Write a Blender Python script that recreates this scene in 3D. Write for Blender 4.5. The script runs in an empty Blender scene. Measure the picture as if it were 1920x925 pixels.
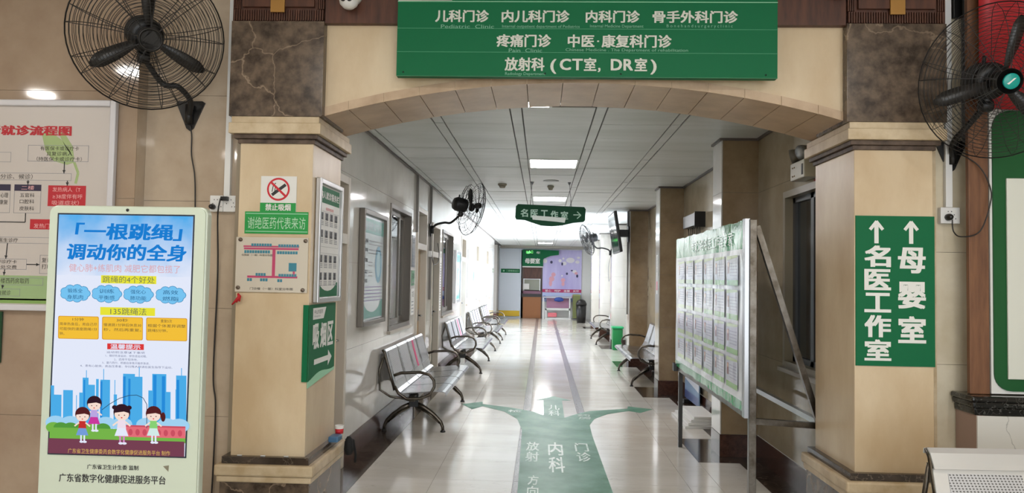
import bpy, bmesh, math, random
from math import sin, cos, pi, radians
from mathutils import Vector, Matrix
random.seed(7)
SC = bpy.context.scene
COL = SC.collection

# ------------------------------------------------------------------ camera
YAW, PIT, ROL, FPX = -0.0397, 0.0425, 0.0176, 1430.0
cd = bpy.data.cameras.new('camera'); cd.sensor_width = 36; cd.lens = FPX / 1920 * 36; cd.clip_end = 200
cam = bpy.data.objects.new('camera', cd); COL.objects.link(cam)
_F = Vector((sin(YAW) * cos(PIT), cos(YAW) * cos(PIT), sin(PIT)))
_R0 = Vector((cos(YAW), -sin(YAW), 0)); _U0 = Vector((-sin(YAW) * sin(PIT), -cos(YAW) * sin(PIT), cos(PIT)))
_R = cos(ROL) * _R0 + sin(ROL) * _U0; _U = -sin(ROL) * _R0 + cos(ROL) * _U0
_m = Matrix.Identity(4)
for i in range(3):
    _m[i][0], _m[i][1], _m[i][2] = _R[i], _U[i], -_F[i]
_m[2][3] = 1.5
cam.matrix_world = _m
SC.camera = cam

# ------------------------------------------------------------------ world and exposure
SC.view_settings.view_transform = 'Standard'; SC.view_settings.look = 'None'
SC.view_settings.exposure = 0.0; SC.view_settings.gamma = 1.0; SC.view_settings.use_curve_mapping = False
w = bpy.data.worlds.new('sky'); SC.world = w; w.use_nodes = True
w.node_tree.nodes['Background'].inputs[0].default_value = (0.86, 0.93, 1.0, 1)
w.node_tree.nodes['Background'].inputs[1].default_value = 5.0

def area(name, loc, rot, sx, sy, power, col=(1, 1, 1), shape='RECTANGLE'):
    l = bpy.data.lights.new(name, 'AREA'); l.shape = shape; l.size = sx; l.size_y = sy; l.energy = power; l.color = col
    o = bpy.data.objects.new(name, l); COL.objects.link(o); o.location = loc; o.rotation_euler = rot
    return o
# daylight entering the window bays on the right of the far corridor
for k, (ya, yb) in enumerate(((14.1, 16.95), (17.55, 20.35), (20.95, 23.8))):
    area('window_daylight', (2.35, (ya + yb) / 2, 1.7), (0, radians(90), 0), 2.0, yb - ya, 680, (0.86, 0.93, 1.0))
# unseen lamp added behind the viewer to light the hall front
area('hall_front_fill', (1.6, -4.6, 2.0), (radians(-90), 0, 0), 5.0, 2.6, 430, (1.0, 0.97, 0.93))

LIGHT_E = 46.0       # corridor ceiling panels

# ------------------------------------------------------------------ constants (metres)
W = -1.546      # left corridor wall
XP = 1.56       # pilaster fronts, right
XR = 1.88       # right recess wall
CZ = 2.767      # corridor ceiling
FY = 4.2        # front of hall pillars
YB = 4.8        # corridor starts
YE = 29.5       # far wall

# ------------------------------------------------------------------ materials
def lin(c):
    c = c / 255.0
    return c / 12.92 if c <= 0.04045 else ((c + 0.055) / 1.055) ** 2.4
def rgb(r, g, b): return (lin(r), lin(g), lin(b), 1)
MATS = {}
def mat(name, col, rough=0.5, metal=0.0, spec=0.5, emit=0.0, var=None, scale=5.0, var2=None, bump=0.0, bscale=20.0, stretch=(1, 1, 1), veins=None, vscale=2.0, vwidth=0.02, alpha=None):
    if name in MATS: return MATS[name]
    m = bpy.data.materials.new(name); m.use_nodes = True
    nt = m.node_tree; b = nt.nodes['Principled BSDF']; N = nt.nodes.new; Lk = nt.links.new
    b.inputs['Base Color'].default_value = rgb(*col); b.inputs['Roughness'].default_value = rough
    b.inputs['Metallic'].default_value = metal; b.inputs['Specular IOR Level'].default_value = spec
    if emit:
        b.inputs['Emission Color'].default_value = rgb(*col); b.inputs['Emission Strength'].default_value = emit
    pos = None
    def coords():
        g = N('ShaderNodeNewGeometry'); mp = N('ShaderNodeMapping'); mp.inputs['Scale'].default_value = stretch
        Lk(g.outputs['Position'], mp.inputs['Vector']); return mp.outputs[0]
    if var or veins or bump: pos = coords()
    out = None
    if var:
        n = N('ShaderNodeTexNoise'); n.inputs['Scale'].default_value = scale; n.inputs['Detail'].default_value = 6; n.inputs['Roughness'].default_value = 0.6
        Lk(pos, n.inputs['Vector'])
        r = N('ShaderNodeValToRGB'); r.color_ramp.elements[0].position = 0.34; r.color_ramp.elements[1].position = 0.66
        r.color_ramp.elements[0].color = rgb(*var); r.color_ramp.elements[1].color = rgb(*(var2 or col))
        Lk(n.outputs['Fac'], r.inputs[0]); out = r.outputs[0]
    if veins:
        v = N('ShaderNodeTexVoronoi'); v.feature = 'DISTANCE_TO_EDGE'; v.inputs['Scale'].default_value = vscale
        n2 = N('ShaderNodeTexNoise'); n2.inputs['Scale'].default_value = vscale * 1.7; n2.inputs['Detail'].default_value = 5
        mx = N('ShaderNodeMixRGB'); mx.blend_type = 'ADD'; mx.inputs[0].default_value = 0.55
        Lk(pos, n2.inputs['Vector']); Lk(pos, mx.inputs[1]); Lk(n2.outputs['Color'], mx.inputs[2]); Lk(mx.outputs[0], v.inputs['Vector'])
        r2 = N('ShaderNodeValToRGB'); r2.color_ramp.elements[0].position = 0.0; r2.color_ramp.elements[1].position = vwidth
        r2.color_ramp.elements[0].color = (1, 1, 1, 1); r2.color_ramp.elements[1].color = (0, 0, 0, 1)
        n3 = N('ShaderNodeTexNoise'); n3.inputs['Scale'].default_value = vscale * 0.9; Lk(pos, n3.inputs['Vector'])
        mu = N('ShaderNodeMath'); mu.operation = 'MULTIPLY'; Lk(v.outputs['Distance'], r2.inputs[0]); Lk(r2.outputs[0], mu.inputs[0]); Lk(n3.outputs['Fac'], mu.inputs[1])
        mc = N('ShaderNodeMixRGB'); Lk(mu.outputs[0], mc.inputs[0])
        if out: Lk(out, mc.inputs[1])
        else: mc.inputs[1].default_value = rgb(*col)
        mc.inputs[2].default_value = rgb(*veins); out = mc.outputs[0]
    if out: Lk(out, b.inputs['Base Color'])
    if bump:
        n = N('ShaderNodeTexNoise'); n.inputs['Scale'].default_value = bscale; n.inputs['Detail'].default_value = 3; Lk(pos, n.inputs['Vector'])
        bp = N('ShaderNodeBump'); bp.inputs['Strength'].default_value = bump; bp.inputs['Distance'].default_value = 0.02
        Lk(n.outputs['Fac'], bp.inputs['Height']); Lk(bp.outputs[0], b.inputs['Normal'])
    MATS[name] = m
    return m

def glass_mat(name, tint=(0.75, 0.8, 0.8), refl=0.12):
    if name in MATS: return MATS[name]
    m = bpy.data.materials.new(name); m.use_nodes = True; nt = m.node_tree
    for n in list(nt.nodes): nt.nodes.remove(n)
    o = nt.nodes.new('ShaderNodeOutputMaterial'); t = nt.nodes.new('ShaderNodeBsdfTransparent'); g = nt.nodes.new('ShaderNodeBsdfGlossy')
    t.inputs[0].default_value = (*tint, 1); g.inputs['Roughness'].default_value = 0.03
    f = nt.nodes.new('ShaderNodeFresnel'); f.inputs[0].default_value = 1.5
    a = nt.nodes.new('ShaderNodeMath'); a.inputs[1].default_value = refl * 0.3
    x = nt.nodes.new('ShaderNodeMixShader')
    nt.links.new(f.outputs[0], a.inputs[0]); nt.links.new(a.outputs[0], x.inputs[0]); nt.links.new(t.outputs[0], x.inputs[1]); nt.links.new(g.outputs[0], x.inputs[2]); nt.links.new(x.outputs[0], o.inputs[0])
    MATS[name] = m
    return m

def dots_mat(name):
    m = bpy.data.materials.new(name); m.use_nodes = True; nt = m.node_tree; b = nt.nodes['Principled BSDF']; N = nt.nodes.new; Lk = nt.links.new
    tc = N('ShaderNodeTexCoord'); v = N('ShaderNodeTexVoronoi'); v.voronoi_dimensions = '2D'; v.inputs['Randomness'].default_value = 0.0; v.inputs['Scale'].default_value = 95
    mp = N('ShaderNodeMapping'); mp.inputs['Rotation'].default_value = (radians(90), radians(45), 0)
    Lk(tc.outputs['Object'], mp.inputs['Vector']); Lk(mp.outputs[0], v.inputs['Vector'])
    r = N('ShaderNodeValToRGB'); r.color_ramp.elements[0].position = 0.24; r.color_ramp.elements[1].position = 0.32
    r.color_ramp.elements[0].color = rgb(95, 95, 95); r.color_ramp.elements[1].color = rgb(196, 197, 200)
    Lk(v.outputs['Distance'], r.inputs[0]); Lk(r.outputs[0], b.inputs['Base Color']); b.inputs['Metallic'].default_value = 0.5; b.inputs['Roughness'].default_value = 0.4
    MATS[name] = m
    return m

cream = mat('cream_stone', (205, 184, 152), 0.35, var=(192, 168, 134), var2=(212, 193, 162), scale=3.0, bump=0.03, bscale=60, stretch=(1, 1, .5))
creamd = mat('cream_stone_ledge', (198, 178, 146), 0.4, var=(180, 158, 124), var2=(206, 188, 158), scale=9)
pinkst = mat('archstone', (190, 163, 134), 0.4, var=(172, 146, 118), var2=(200, 174, 145), scale=4, stretch=(1, 1, 1))
brownm = mat('brown_marble', (76, 61, 50), 0.22, var=(52, 41, 33), var2=(106, 90, 75), scale=15, veins=(176, 154, 130), vscale=1.5, vwidth=0.008)
darkm = mat('dark_marble', (52, 42, 36), 0.12, var=(34, 27, 23), var2=(74, 61, 52), scale=6, veins=(150, 135, 118), vscale=5.0, vwidth=0.022, stretch=(1, .8, 1))
blackm = mat('black_marble', (22, 22, 22), 0.12, var=(14, 14, 14), var2=(32, 32, 31), scale=8, veins=(140, 140, 135), vscale=6, vwidth=0.02)
skirt = mat('brown_skirting', (70, 44, 34), 0.18, var=(58, 35, 27), var2=(86, 56, 44), scale=30)
walltile = mat('glossy_wall_tile', (206, 202, 194), 0.07, spec=0.8, var=(198, 194, 185), var2=(212, 208, 201), scale=1.6)
righttile = mat('beige_wall_tile', (172, 160, 136), 0.1, spec=0.6, var=(160, 147, 122), var2=(180, 168, 145), scale=3.0)
halltile = mat('hall_wall_tile', (182, 165, 145), 0.05, spec=0.55, var=(170, 152, 132), var2=(192, 176, 156), scale=2.4)
floorm = mat('floor_tile_glaze', (200, 196, 186), 0.12, spec=0.4, var=(194, 189, 178), var2=(210, 207, 199), scale=1.5, veins=(176, 170, 160), vscale=1.7, vwidth=0.008, stretch=(.5, 1.6, 1))
grout = mat('grout', (120, 112, 102), 0.8)
stripem = mat('stripe_granite', (120, 114, 112), 0.2, spec=.3, var=(92, 86, 86), var2=(142, 136, 134), scale=60)
ceilm = mat('ceiling_panel', (220, 222, 220), 0.42, spec=0.4, var=(204, 207, 203), var2=(224, 226, 225), scale=1.8, bump=0.16, bscale=3.5, stretch=(.35, 1.6, 1))
ceilb = mat('ceiling_gap', (92, 92, 90), 0.7)
white = mat('white_plastic', (222, 222, 220), 0.35)
whitew = mat('white_paint', (214, 216, 214), 0.5)
alu = mat('aluminium', (190, 190, 190), 0.3, 0.85)
alud = mat('bronze_aluminium', (112, 106, 98), 0.35, 0.6)
steel = mat('brushed_steel', (156, 156, 157), 0.24, 1.0)
steeld = mat('worn_steel', (96, 88, 80), 0.3, 0.95, var=(74, 66, 56), var2=(110, 104, 96), scale=14)
black = mat('black_plastic', (18, 18, 19), 0.4)
wire = mat('black_wire', (30, 28, 27), 0.45)
redwood = mat('red_brown_wood', (84, 48, 32), 0.45, var=(62, 34, 23), var2=(92, 54, 37), scale=4, stretch=(8, 8, 1))
oak = mat('brown_wood', (116, 76, 48), 0.5, var=(98, 62, 38), var2=(128, 86, 55), scale=3, stretch=(10, 10, 1))
signg = mat('sign_green', (0, 100, 60), 0.55, spec=.25)
signg2 = mat('bright_green', (34, 150, 70), 0.35)
signd = mat('dark_green', (18, 66, 40), 0.3)
signw = mat('lettering_white', (225, 226, 222), 0.5)
signl = mat('pale_green', (150, 205, 170), 0.5)
paper = mat('paper_white', (222, 222, 218), 0.4)
ink = mat('ink', (44, 44, 46), 0.6)
inkg = mat('ink_grey', (140, 142, 146), 0.6)
red = mat('print_red', (196, 28, 44), 0.5)
yellow = mat('yellow', (225, 190, 50), 0.5)
teal = mat('teal', (40, 150, 150), 0.35)
greendecal = mat('floor_green_sticker', (62, 124, 98), 0.42, spec=.2, var=(48, 112, 84), var2=(104, 152, 130), scale=3.2, bump=0.02, bscale=40)
glass = glass_mat('window_glass')

# ------------------------------------------------------------------ geometry helpers
class MB:
    def __init__(s): s.v = []; s.f = []; s.mi = []; s.m = []; s.sm = []
    def _m(s, m):
        if m not in s.m: s.m.append(m)
        return s.m.index(m)
    def add(s, vs, fs, m, smooth=False):
        o = len(s.v); s.v += [tuple(v) for v in vs]; k = s._m(m)
        for f in fs: s.f.append(tuple(o + i for i in f)); s.mi.append(k); s.sm.append(smooth)
        return s
    def box(s, x0, x1, y0, y1, z0, z1, m):
        vs = [(x, y, z) for x in (x0, x1) for y in (y0, y1) for z in (z0, z1)]
        return s.add(vs, [(0, 1, 3, 2), (4, 6, 7, 5), (0, 4, 5, 1), (2, 3, 7, 6), (0, 2, 6, 4), (1, 5, 7, 3)], m)
    def prism(s, poly, a, b, m, axis='Z'):
        n = len(poly)
        def P(p, t): return (p[0], p[1], t) if axis == 'Z' else ((p[0], t, p[1]) if axis == 'Y' else (t, p[0], p[1]))
        vs = [P(p, a) for p in poly] + [P(p, b) for p in poly]
        return s.add(vs, [tuple(range(n - 1, -1, -1)), tuple(range(n, 2 * n))] + [(i, (i + 1) % n, n + (i + 1) % n, n + i) for i in range(n)], m)
    def tube(s, pts, r, m, seg=8, closed=False, caps=True):
        pts = [Vector(p) for p in pts]; n = len(pts)
        rr = r if isinstance(r, (list, tuple)) else [r] * n
        vs = []; prev = None
        for i, p in enumerate(pts):
            if closed: d = pts[(i + 1) % n] - pts[i - 1]
            else: d = pts[min(i + 1, n - 1)] - pts[max(i - 1, 0)]
            d = d.normalized() if d.length > 1e-9 else Vector((0, 0, 1))
            if prev is None:
                a = Vector((0, 0, 1)) if abs(d.z) < 0.9 else Vector((1, 0, 0))
                u = d.cross(a).normalized()
            else:
                u = (prev - d * prev.dot(d)).normalized()
            prev = u; v = d.cross(u)
            for k in range(seg):
                t = 2 * pi * k / seg; vs.append(p + (u * cos(t) + v * sin(t)) * rr[i])
        fs = []
        for i in range(n if closed else n - 1):
            j = (i + 1) % n
            for k in range(seg): fs.append((i * seg + k, i * seg + (k + 1) % seg, j * seg + (k + 1) % seg, j * seg + k))
        if caps and not closed: fs += [tuple(range(seg - 1, -1, -1)), tuple((n - 1) * seg + k for k in range(seg))]
        return s.add(vs, fs, m, True)
    def lathe(s, prof, m, c=(0, 0, 0), axis=(0, 0, 1), seg=24):
        ax = Vector(axis).normalized(); a = Vector((0, 0, 1)) if abs(ax.z) < 0.9 else Vector((1, 0, 0))
        u = ax.cross(a).normalized(); v = ax.cross(u); c = Vector(c); vs = []
        for r, h in prof:
            for k in range(seg):
                t = 2 * pi * k / seg; vs.append(c + ax * h + (u * cos(t) + v * sin(t)) * max(r, 1e-4))
        fs = [(i * seg + k, i * seg + (k + 1) % seg, (i + 1) * seg + (k + 1) % seg, (i + 1) * seg + k) for i in range(len(prof) - 1) for k in range(seg)]
        fs += [tuple(range(seg - 1, -1, -1)), tuple((len(prof) - 1) * seg + k for k in range(seg))]
        return s.add(vs, fs, m, True)
    def sheet(s, prof, x0, x1, th, m):
        """profile of (y,z) swept along x, with thickness"""
        n = len(prof); vs = []
        nn = []
        for i in range(n):
            a = Vector(prof[max(i - 1, 0)]); b = Vector(prof[min(i + 1, n - 1)]); d = (b - a).normalized(); nn.append(Vector((-d.y, d.x)))
        for x in (x0, x1):
            for i in range(n): vs.append((x, prof[i][0], prof[i][1]))
            for i in range(n): vs.append((x, prof[i][0] - nn[i].x * th, prof[i][1] - nn[i].y * th))
        fs = []
        for i in range(n - 1):
            fs += [(i, i + 1, 2 * n + i + 1, 2 * n + i), (n + i, 3 * n + i, 3 * n + i + 1, n + i + 1), (i, n + i, n + i + 1, i + 1), (2 * n + i, 2 * n + i + 1, 3 * n + i + 1, 3 * n + i)]
        fs += [(0, 2 * n, 3 * n, n), (n - 1, 2 * n - 1, 4 * n - 1, 3 * n - 1)]
        return s.add(vs, fs, m, False)
    def xf(s, M):
        s.v = [tuple(M @ Vector(v)) for v in s.v]; return s
    def mesh(s, name):
        me = bpy.data.meshes.new(name); me.from_pydata(s.v, [], s.f)
        for m in s.m: me.materials.append(m)
        me.polygons.foreach_set('material_index', s.mi); me.polygons.foreach_set('use_smooth', s.sm)
        bm = bmesh.new(); bm.from_mesh(me); bmesh.ops.recalc_face_normals(bm, faces=bm.faces); bm.to_mesh(me); bm.free()
        return me
    def build(s, name, parent=None, bev=0, flat=False):
        me = s.mesh(name) if not flat else s.raw(name)
        o = bpy.data.objects.new(name, me); COL.objects.link(o)
        if parent is not None: o.parent = parent
        if bev:
            b = o.modifiers.new('bevel', 'BEVEL'); b.width = bev; b.segments = 2; b.limit_method = 'ANGLE'
        return o
    def raw(s, name):
        me = bpy.data.meshes.new(name); me.from_pydata(s.v, [], s.f)
        for m in s.m: me.materials.append(m)
        me.polygons.foreach_set('material_index', s.mi); return me

def tag(o, label, cat, group=None, kind=None):
    if label: o['label'] = label
    if cat: o['category'] = cat
    if group: o['group'] = group
    if kind: o['kind'] = kind
    return o
def thing(name, label, cat, loc=(0, 0, 0), rz=0, group=None):
    o = bpy.data.objects.new(name, None); COL.objects.link(o); o.location = loc; o.rotation_euler = (0, 0, radians(rz)); o.empty_display_size = .1
    return tag(o, label, cat, group)
def struct(name, label=None, loc=(0, 0, 0)):
    o = bpy.data.objects.new(name, None); COL.objects.link(o); o.location = loc; o.empty_display_size = .1
    o['kind'] = 'structure'
    o['label'] = label or name; o['category'] = 'structure'
    return o
def smesh(mb, name, label, cat='structure', bev=0):
    o = mb.build(name, None, bev); o['kind'] = 'structure'; o['label'] = label; o['category'] = cat
    return o
def dup(root, loc, rz, label, group=None):
    r = root.copy(); COL.objects.link(r); r.location = loc; r.rotation_euler = (0, 0, radians(rz)); r['label'] = label
    if group: r['group'] = group
    for ch in list(root.children):
        c = ch.copy(); COL.objects.link(c); c.parent = r
        for g in list(ch.children):
            d = g.copy(); COL.objects.link(d); d.parent = c
    return r
BOXC = {}
def piece(name, parent, x0, x1, y0, y1, z0, z1, m, bev=0):
    """one tile / panel, meshes shared between pieces of one size"""
    k = (round(x1 - x0, 3), round(y1 - y0, 3), round(z1 - z0, 3), m.name, name)
    if k not in BOXC:
        a, b, c = (x1 - x0) / 2, (y1 - y0) / 2, (z1 - z0) / 2
        BOXC[k] = MB().box(-a, a, -b, b, -c, c, m).mesh(name)
    o = bpy.data.objects.new(name, BOXC[k]); COL.objects.link(o); o.parent = parent
    o.location = ((x0 + x1) / 2, (y0 + y1) / 2, (z0 + z1) / 2)
    return o

# text, baked to flat glyph faces
TC = {}; TN = {}
def glyphs(body, bold, res):
    k = (body, bold, res)
    if k not in TC:
        c = bpy.data.curves.new('lettering', 'FONT'); c.body = body; c.size = 1; c.resolution_u = res
        o = bpy.data.objects.new('lettering', c); COL.objects.link(o)
        dg = bpy.context.evaluated_depsgraph_get(); me = bpy.data.meshes.new_from_object(o.evaluated_get(dg))
        vs = [(v.co.x, v.co.y) for v in me.vertices]; fs = [tuple(p.vertices) for p in me.polygons]
        bpy.data.objects.remove(o); bpy.data.curves.remove(c); bpy.data.meshes.remove(me)
        xs = [v[0] for v in vs]; ys = [v[1] for v in vs]
        n = len(vs); V = list(vs); Fc = list(fs)
        if bold:                      # heavier strokes: shifted copies of the same glyph
            V, Fc = [], []
            for q, (dx, dy) in enumerate(((-1, -.6), (1, -.6), (-1, .6), (1, .6), (0, 0))):
                V += [(x + dx * bold, y + dy * bold) for x, y in vs]; Fc += [tuple(i + q * n for i in f) for f in fs]
        vs, fs = V, Fc
        TC[k] = (vs, fs, (min(xs) - bold, max(xs) + bold, min(ys) - bold * .6, max(ys) + bold * .6)); TN[k] = n
    return TC[k]

class Art(MB):
    """flat print on a face; M maps picture coordinates to (x, z) of the face, layers stack outwards (-y)"""
    def __init__(s, M=None, y0=0.0, step=0.0004):
        super().__init__(); s.M = M or (lambda x, y: (x, y)); s.y = y0; s.step = step
    def layer(s, n=1): s.y -= s.step * n; return s
    def poly(s, pts, m):
        q = [s.M(*p) for p in pts]; a = sum(q[i][0] * q[(i + 1) % len(q)][1] - q[(i + 1) % len(q)][0] * q[i][1] for i in range(len(q)))
        f = tuple(range(len(q))) if a > 0 else tuple(range(len(q) - 1, -1, -1))
        return s.add([(x, s.y, z) for x, z in q], [f], m)
    def rect(s, x0, y0, x1, y1, m): return s.poly([(x0, y0), (x1, y0), (x1, y1), (x0, y1)], m)
    def frame(s, x0, y0, x1, y1, t, m):
        s.rect(x0, y0, x1, y0 + t, m); s.rect(x0, y1 - t, x1, y1, m); s.rect(x0, y0, x0 + t, y1, m); s.rect(x1 - t, y0, x1, y1, m)
    def ell(s, cx, cy, rx, ry, m, n=20, a0=0, a1=360):
        pts = [(cx + rx * cos(radians(a0 + (a1 - a0) * i / n)), cy + ry * sin(radians(a0 + (a1 - a0) * i / n))) for i in range(n if a1 - a0 == 360 else n + 1)]
        return s.poly(pts, m)
    def line(s, pts, t, m):
        for (xa, ya), (xb, yb) in zip(pts, pts[1:]):
            d = math.hypot(xb - xa, yb - ya) or 1; nx, ny = -(yb - ya) / d * t / 2, (xb - xa) / d * t / 2
            s.poly([(xa + nx, ya + ny), (xb + nx, yb + ny), (xb - nx, yb - ny), (xa - nx, ya - ny)], m)
    def round(s, x0, y0, x1, y1, r, m):
        pts = []
        for cx, cy, a in ((x1 - r, y0 + r, -90), (x1 - r, y1 - r, 0), (x0 + r, y1 - r, 90), (x0 + r, y0 + r, 180)):
            pts += [(cx + r * cos(radians(a + k * 22.5)), cy + r * sin(radians(a + k * 22.5))) for k in range(5)]
        return s.poly(pts, m)
    def text(s, body, x0, y0, x1, y1, m, bold=0.0, res=3, shear=0.0):
        vs, fs, (a, b, c, d) = glyphs(body, bold, res)
        q = []
        for x, y in vs:
            u = (x - a) / (b - a); v = (y - c) / (d - c); px = x0 + (x1 - x0) * u; py = y1 + (y0 - y1) * v
            q.append(s.M(px + shear * (y1 - py), py))
        n = TN[(body, bold, res)]
        return s.add([(x, s.y - .00012 * (i // n), z) for i, (x, z) in enumerate(q)], fs, m)
    def vtext(s, body, x0, y0, x1, y1, m, gap=0.0, bold=0.0, res=3):
        n = len(body); h = (y1 - y0 + gap) / n
        for i, ch in enumerate(body): s.text(ch, x0, y0 + i * h, x1, y0 + (i + 1) * h - gap, m, bold, res)
    def bars(s, x0, y0, x1, y1, n, m, fill=0.45):
        h = (y1 - y0) / n
        for i in range(n):
            e = x1 if i % 4 != 3 else x0 + (x1 - x0) * .6
            s.rect(x0, y0 + i * h, e, y0 + i * h + h * fill, m)

# ------------------------------------------------------------------ FLOOR
fl = struct('floor', 'cream glossy tiled floor of hall and corridor with two grey stripes')
MB().box(-6.6, 4.6, -5, YE + .2, -.12, -.003, grout).build('floor_bed', fl)
g = .0012
cols = [(-1.331, -.78), (-.78, -.19), (-.10, .42), (.51, 1.1), (1.1, 1.33)]
ys = [6.875 + .578 * k for k in range(-7, 40) if 6.875 + .578 * k < YE]
far_tiles = MB()
for j in range(len(ys) - 1):
    a, b = ys[j], ys[j + 1]
    if b < FY - .4: continue
    for x0, x1 in cols:
        if a < 14: piece('floor_tile', fl, x0 + g, x1 - g, a + g, b - g, -.012, 0, floorm)
        else: far_tiles.box(x0 + g, x1 - g, a + g, b - g, -.012, 0, floorm)
    for x0, x1 in ((-.19, -.10), (.42, .51)):
        if a < 14: piece('stripe_tile', fl, x0 + g, x1 - g, a + g, b - g, -.012, 0, stripem)
        else: far_tiles.box(x0 + g, x1 - g, a + g, b - g, -.012, 0, stripem)
o = far_tiles.build('floor_tile', fl); o['kind'] = 'stuff'
# border on the left, dark marble slabs
y = 4.2
while y < YE:
    piece('border_slab', fl, W, -1.331 - g, y + g, min(y + .9, YE) - g, -.012, 0, darkm); y += .9
# right border: light infill in the window bays, dark slabs beside each pilaster
pil = [6.72, 10.23, 13.65, 17.1, 20.5, 24.0]
prev = YB
for p in pil + [YE]:
    a, b = prev, p - (.24 if p != YE else 0)
    n = max(1, round((b - a) / .9)); st = (b - a) / n
    for k in range(n):
        piece('floor_tile', fl, 1.33 + g, 1.67 - g, a + k * st + g, a + (k + 1) * st - g, -.012, 0, floorm)
        piece('border_slab', fl, 1.67 + g, XR, a + k * st + g, a + (k + 1) * st - g, -.012, 0, darkm)
    if p != YE: piece('border_slab', fl, 1.33 + g, XR, b + g, p + .72 - g, -.012, 0, darkm)
    prev = p + .72
# hall tiles in front of the arch, out of the picture but part of the place
hall = MB()
for i in range(-9, 6):
    for j in range(-6, 6):
        x, yy = i * .7, j * .7 - .28
        if yy < 3.75: hall.box(x + g, x + .7 - g, yy + g, yy + .7 - g, -.012, 0, floorm)
for x0, x1 in ((-6.5, W), (1.33, 4.5)):
    hall.box(x0, x1, 3.92, 4.9, -.012, -.001, floorm)
o = hall.build('floor_tile', fl); o['kind'] = 'stuff'

# green floor sticker with three arrows
st = thing('floor_arrow_sticker', 'green three-way arrow sticker on the floor tiles between the two grey stripes', 'floor sticker')
out = [(-.147, 5.0), (-.147, 5.415), (-.172, 7.64), (-.238, 8.241), (-.4, 8.682), (-.671, 9.0), (-.773, 8.78), (-.927, 9.12), (-.692, 9.33), (-.681, 9.16), (-.301, 8.93), (-.06, 8.70), (.044, 8.50),
       (.046, 9.56), (-.047, 9.57), (.18, 9.9), (.385, 9.58), (.275, 9.56), (.27, 8.38), (.419, 8.64), (.576, 8.85), (1.028, 9.07), (1.053, 9.24), (1.32, 9.07), (1.141, 8.80), (1.028, 8.92), (.764, 8.68), (.595, 8.36), (.52, 8.0), (.511, 7.453), (.527, 5.484), (.53, 5.0)]
def flatmesh(pts, m, z=.0015, th=.001):
    b = MB(); b.prism(pts, z - th, z, m); return b
flatmesh(out, greendecal).build('sticker_film', st)
def floor_text(body, x0, x1, ya, yb, m, b, bold=.015, vertical=True):
    n = len(body); h = (yb - ya) / n
    for i, ch in enumerate(body):
        vs, fs, (p, q, r, s_) = glyphs(ch, bold, 2)
        y1 = yb - i * h; y0 = y1 - h * .9
        n_ = TN[(ch, bold, 2)]; b.add([(x0 + (x1 - x0) * (x - p) / (q - p), y0 + (y1 - y0) * (y - r) / (s_ - r), .0024 + .0002 * (i_ // n_)) for i_, (x, y) in enumerate(vs)], fs, m)
dec = MB(); wt = mat('worn_white_lettering', (214, 230, 222), .4, spec=.3, var=(160, 194, 178), var2=(222, 234, 228), scale=9)
def ft(*args):
    dec = MB(); floor_text(*args, wt, dec); dec.build('sticker_lettering', st, flat=True)['kind'] = 'stuff'
for q in (('放射', -.115, -.0, 6.3, 7.1), ('内科', .08, .21, 5.95, 7.1), ('门诊', .32, .44, 6.35, 7.1), ('儿科', .1, .23, 8.45, 9.2), ('检', -.36, -.2, 8.62, 8.8), ('药房', .42, .56, 8.3, 8.62), ('方向', -.08, .0, 5.3, 5.9)): ft(*q)

# ------------------------------------------------------------------ CEILING of corridor
ce = struct('ceiling', 'pale panelled corridor ceiling with recessed lights')
MB().box(-3.2, 2.1, 4.78, YE + .2, CZ + .012, CZ + .2, ceilb).build('ceiling_deck', ce)
PY = .607; Y0 = 8.0 - 4 * PY
lanes = [(-1.54, -1.462), (-1.455, -.905), (-.898, -.818), (-.811, -.262), (-.255, -.172), (-.165, .378), (.385, .462), (.469, 1.02), (1.027, 1.105), (1.112, 1.87)]
light_rows = [4 + 6 * k for k in range(6)]
far_c = MB()
for j in range(-2, 40):
    a = Y0 + j * PY; b = a + PY
    if a > YE: break
    for li, (x0, x1) in enumerate(lanes):
        if li == 5 and (j in light_rows or j == -1): continue
        zz = CZ + random.choice((0, 0, .002, .004)); aa, bb = a + .0025, min(b, YE) - .0025
        if a < 4.78: aa = 4.785
        if b < 4.82: continue
        if a < 13.5: piece('ceiling_panel', ce, x0 + .002, x1 - .002, aa, bb, zz, zz + .01, ceilm)
        else: far_c.box(x0 + .002, x1 - .002, aa, bb, zz, zz + .01, ceilm)
o = far_c.build('ceiling_panel', ce); o['kind'] = 'stuff'
lampm = mat('lamp_diffuser', (255, 250, 252), .4, emit=LIGHT_E)
darkhole = mat('ceiling_opening', (58, 36, 26), .7)
b = MB(); b.box(.06, .378, Y0 - PY + .003, Y0 - .003, CZ + .003, CZ + .012, darkhole); b.build('ceiling_opening', ce)
def ceil_light(x0, x1, y0, y1, label, group='corridor ceiling light panels'):
    t = thing('ceiling_light', label, 'ceiling light', ((x0 + x1) / 2, (y0 + y1) / 2, CZ), 0, group)
    a, c = (x1 - x0) / 2, (y1 - y0) / 2
    f = MB(); e = .022
    f.box(-a, a, -c, -c + e, -.006, .01, white); f.box(-a, a, c - e, c, -.006, .01, white); f.box(-a, -a + e, -c + e, c - e, -.006, .01, white); f.box(a - e, a, -c + e, c - e, -.006, .01, white)
    f.build('frame', t)
    MB().box(-a + e, a - e, -c + e, c - e, -.001, .008, lampm).build('diffuser', t)
ceil_light(-.165, .055, Y0 - PY + .003, Y0 - .003, 'sliver of lit ceiling panel just behind the arch crown')
names = ['large lit ceiling panel nearest behind the arch, in front of the smoke detector', 'lit ceiling panel just above the hanging dark green sign', 'lit ceiling panel hidden behind the hanging dark green sign',
         'first lit ceiling panel visible under the hanging dark green sign', 'middle of the three lit panels under the hanging sign', 'farthest lit ceiling panel, before the mother-and-baby room']
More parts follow.
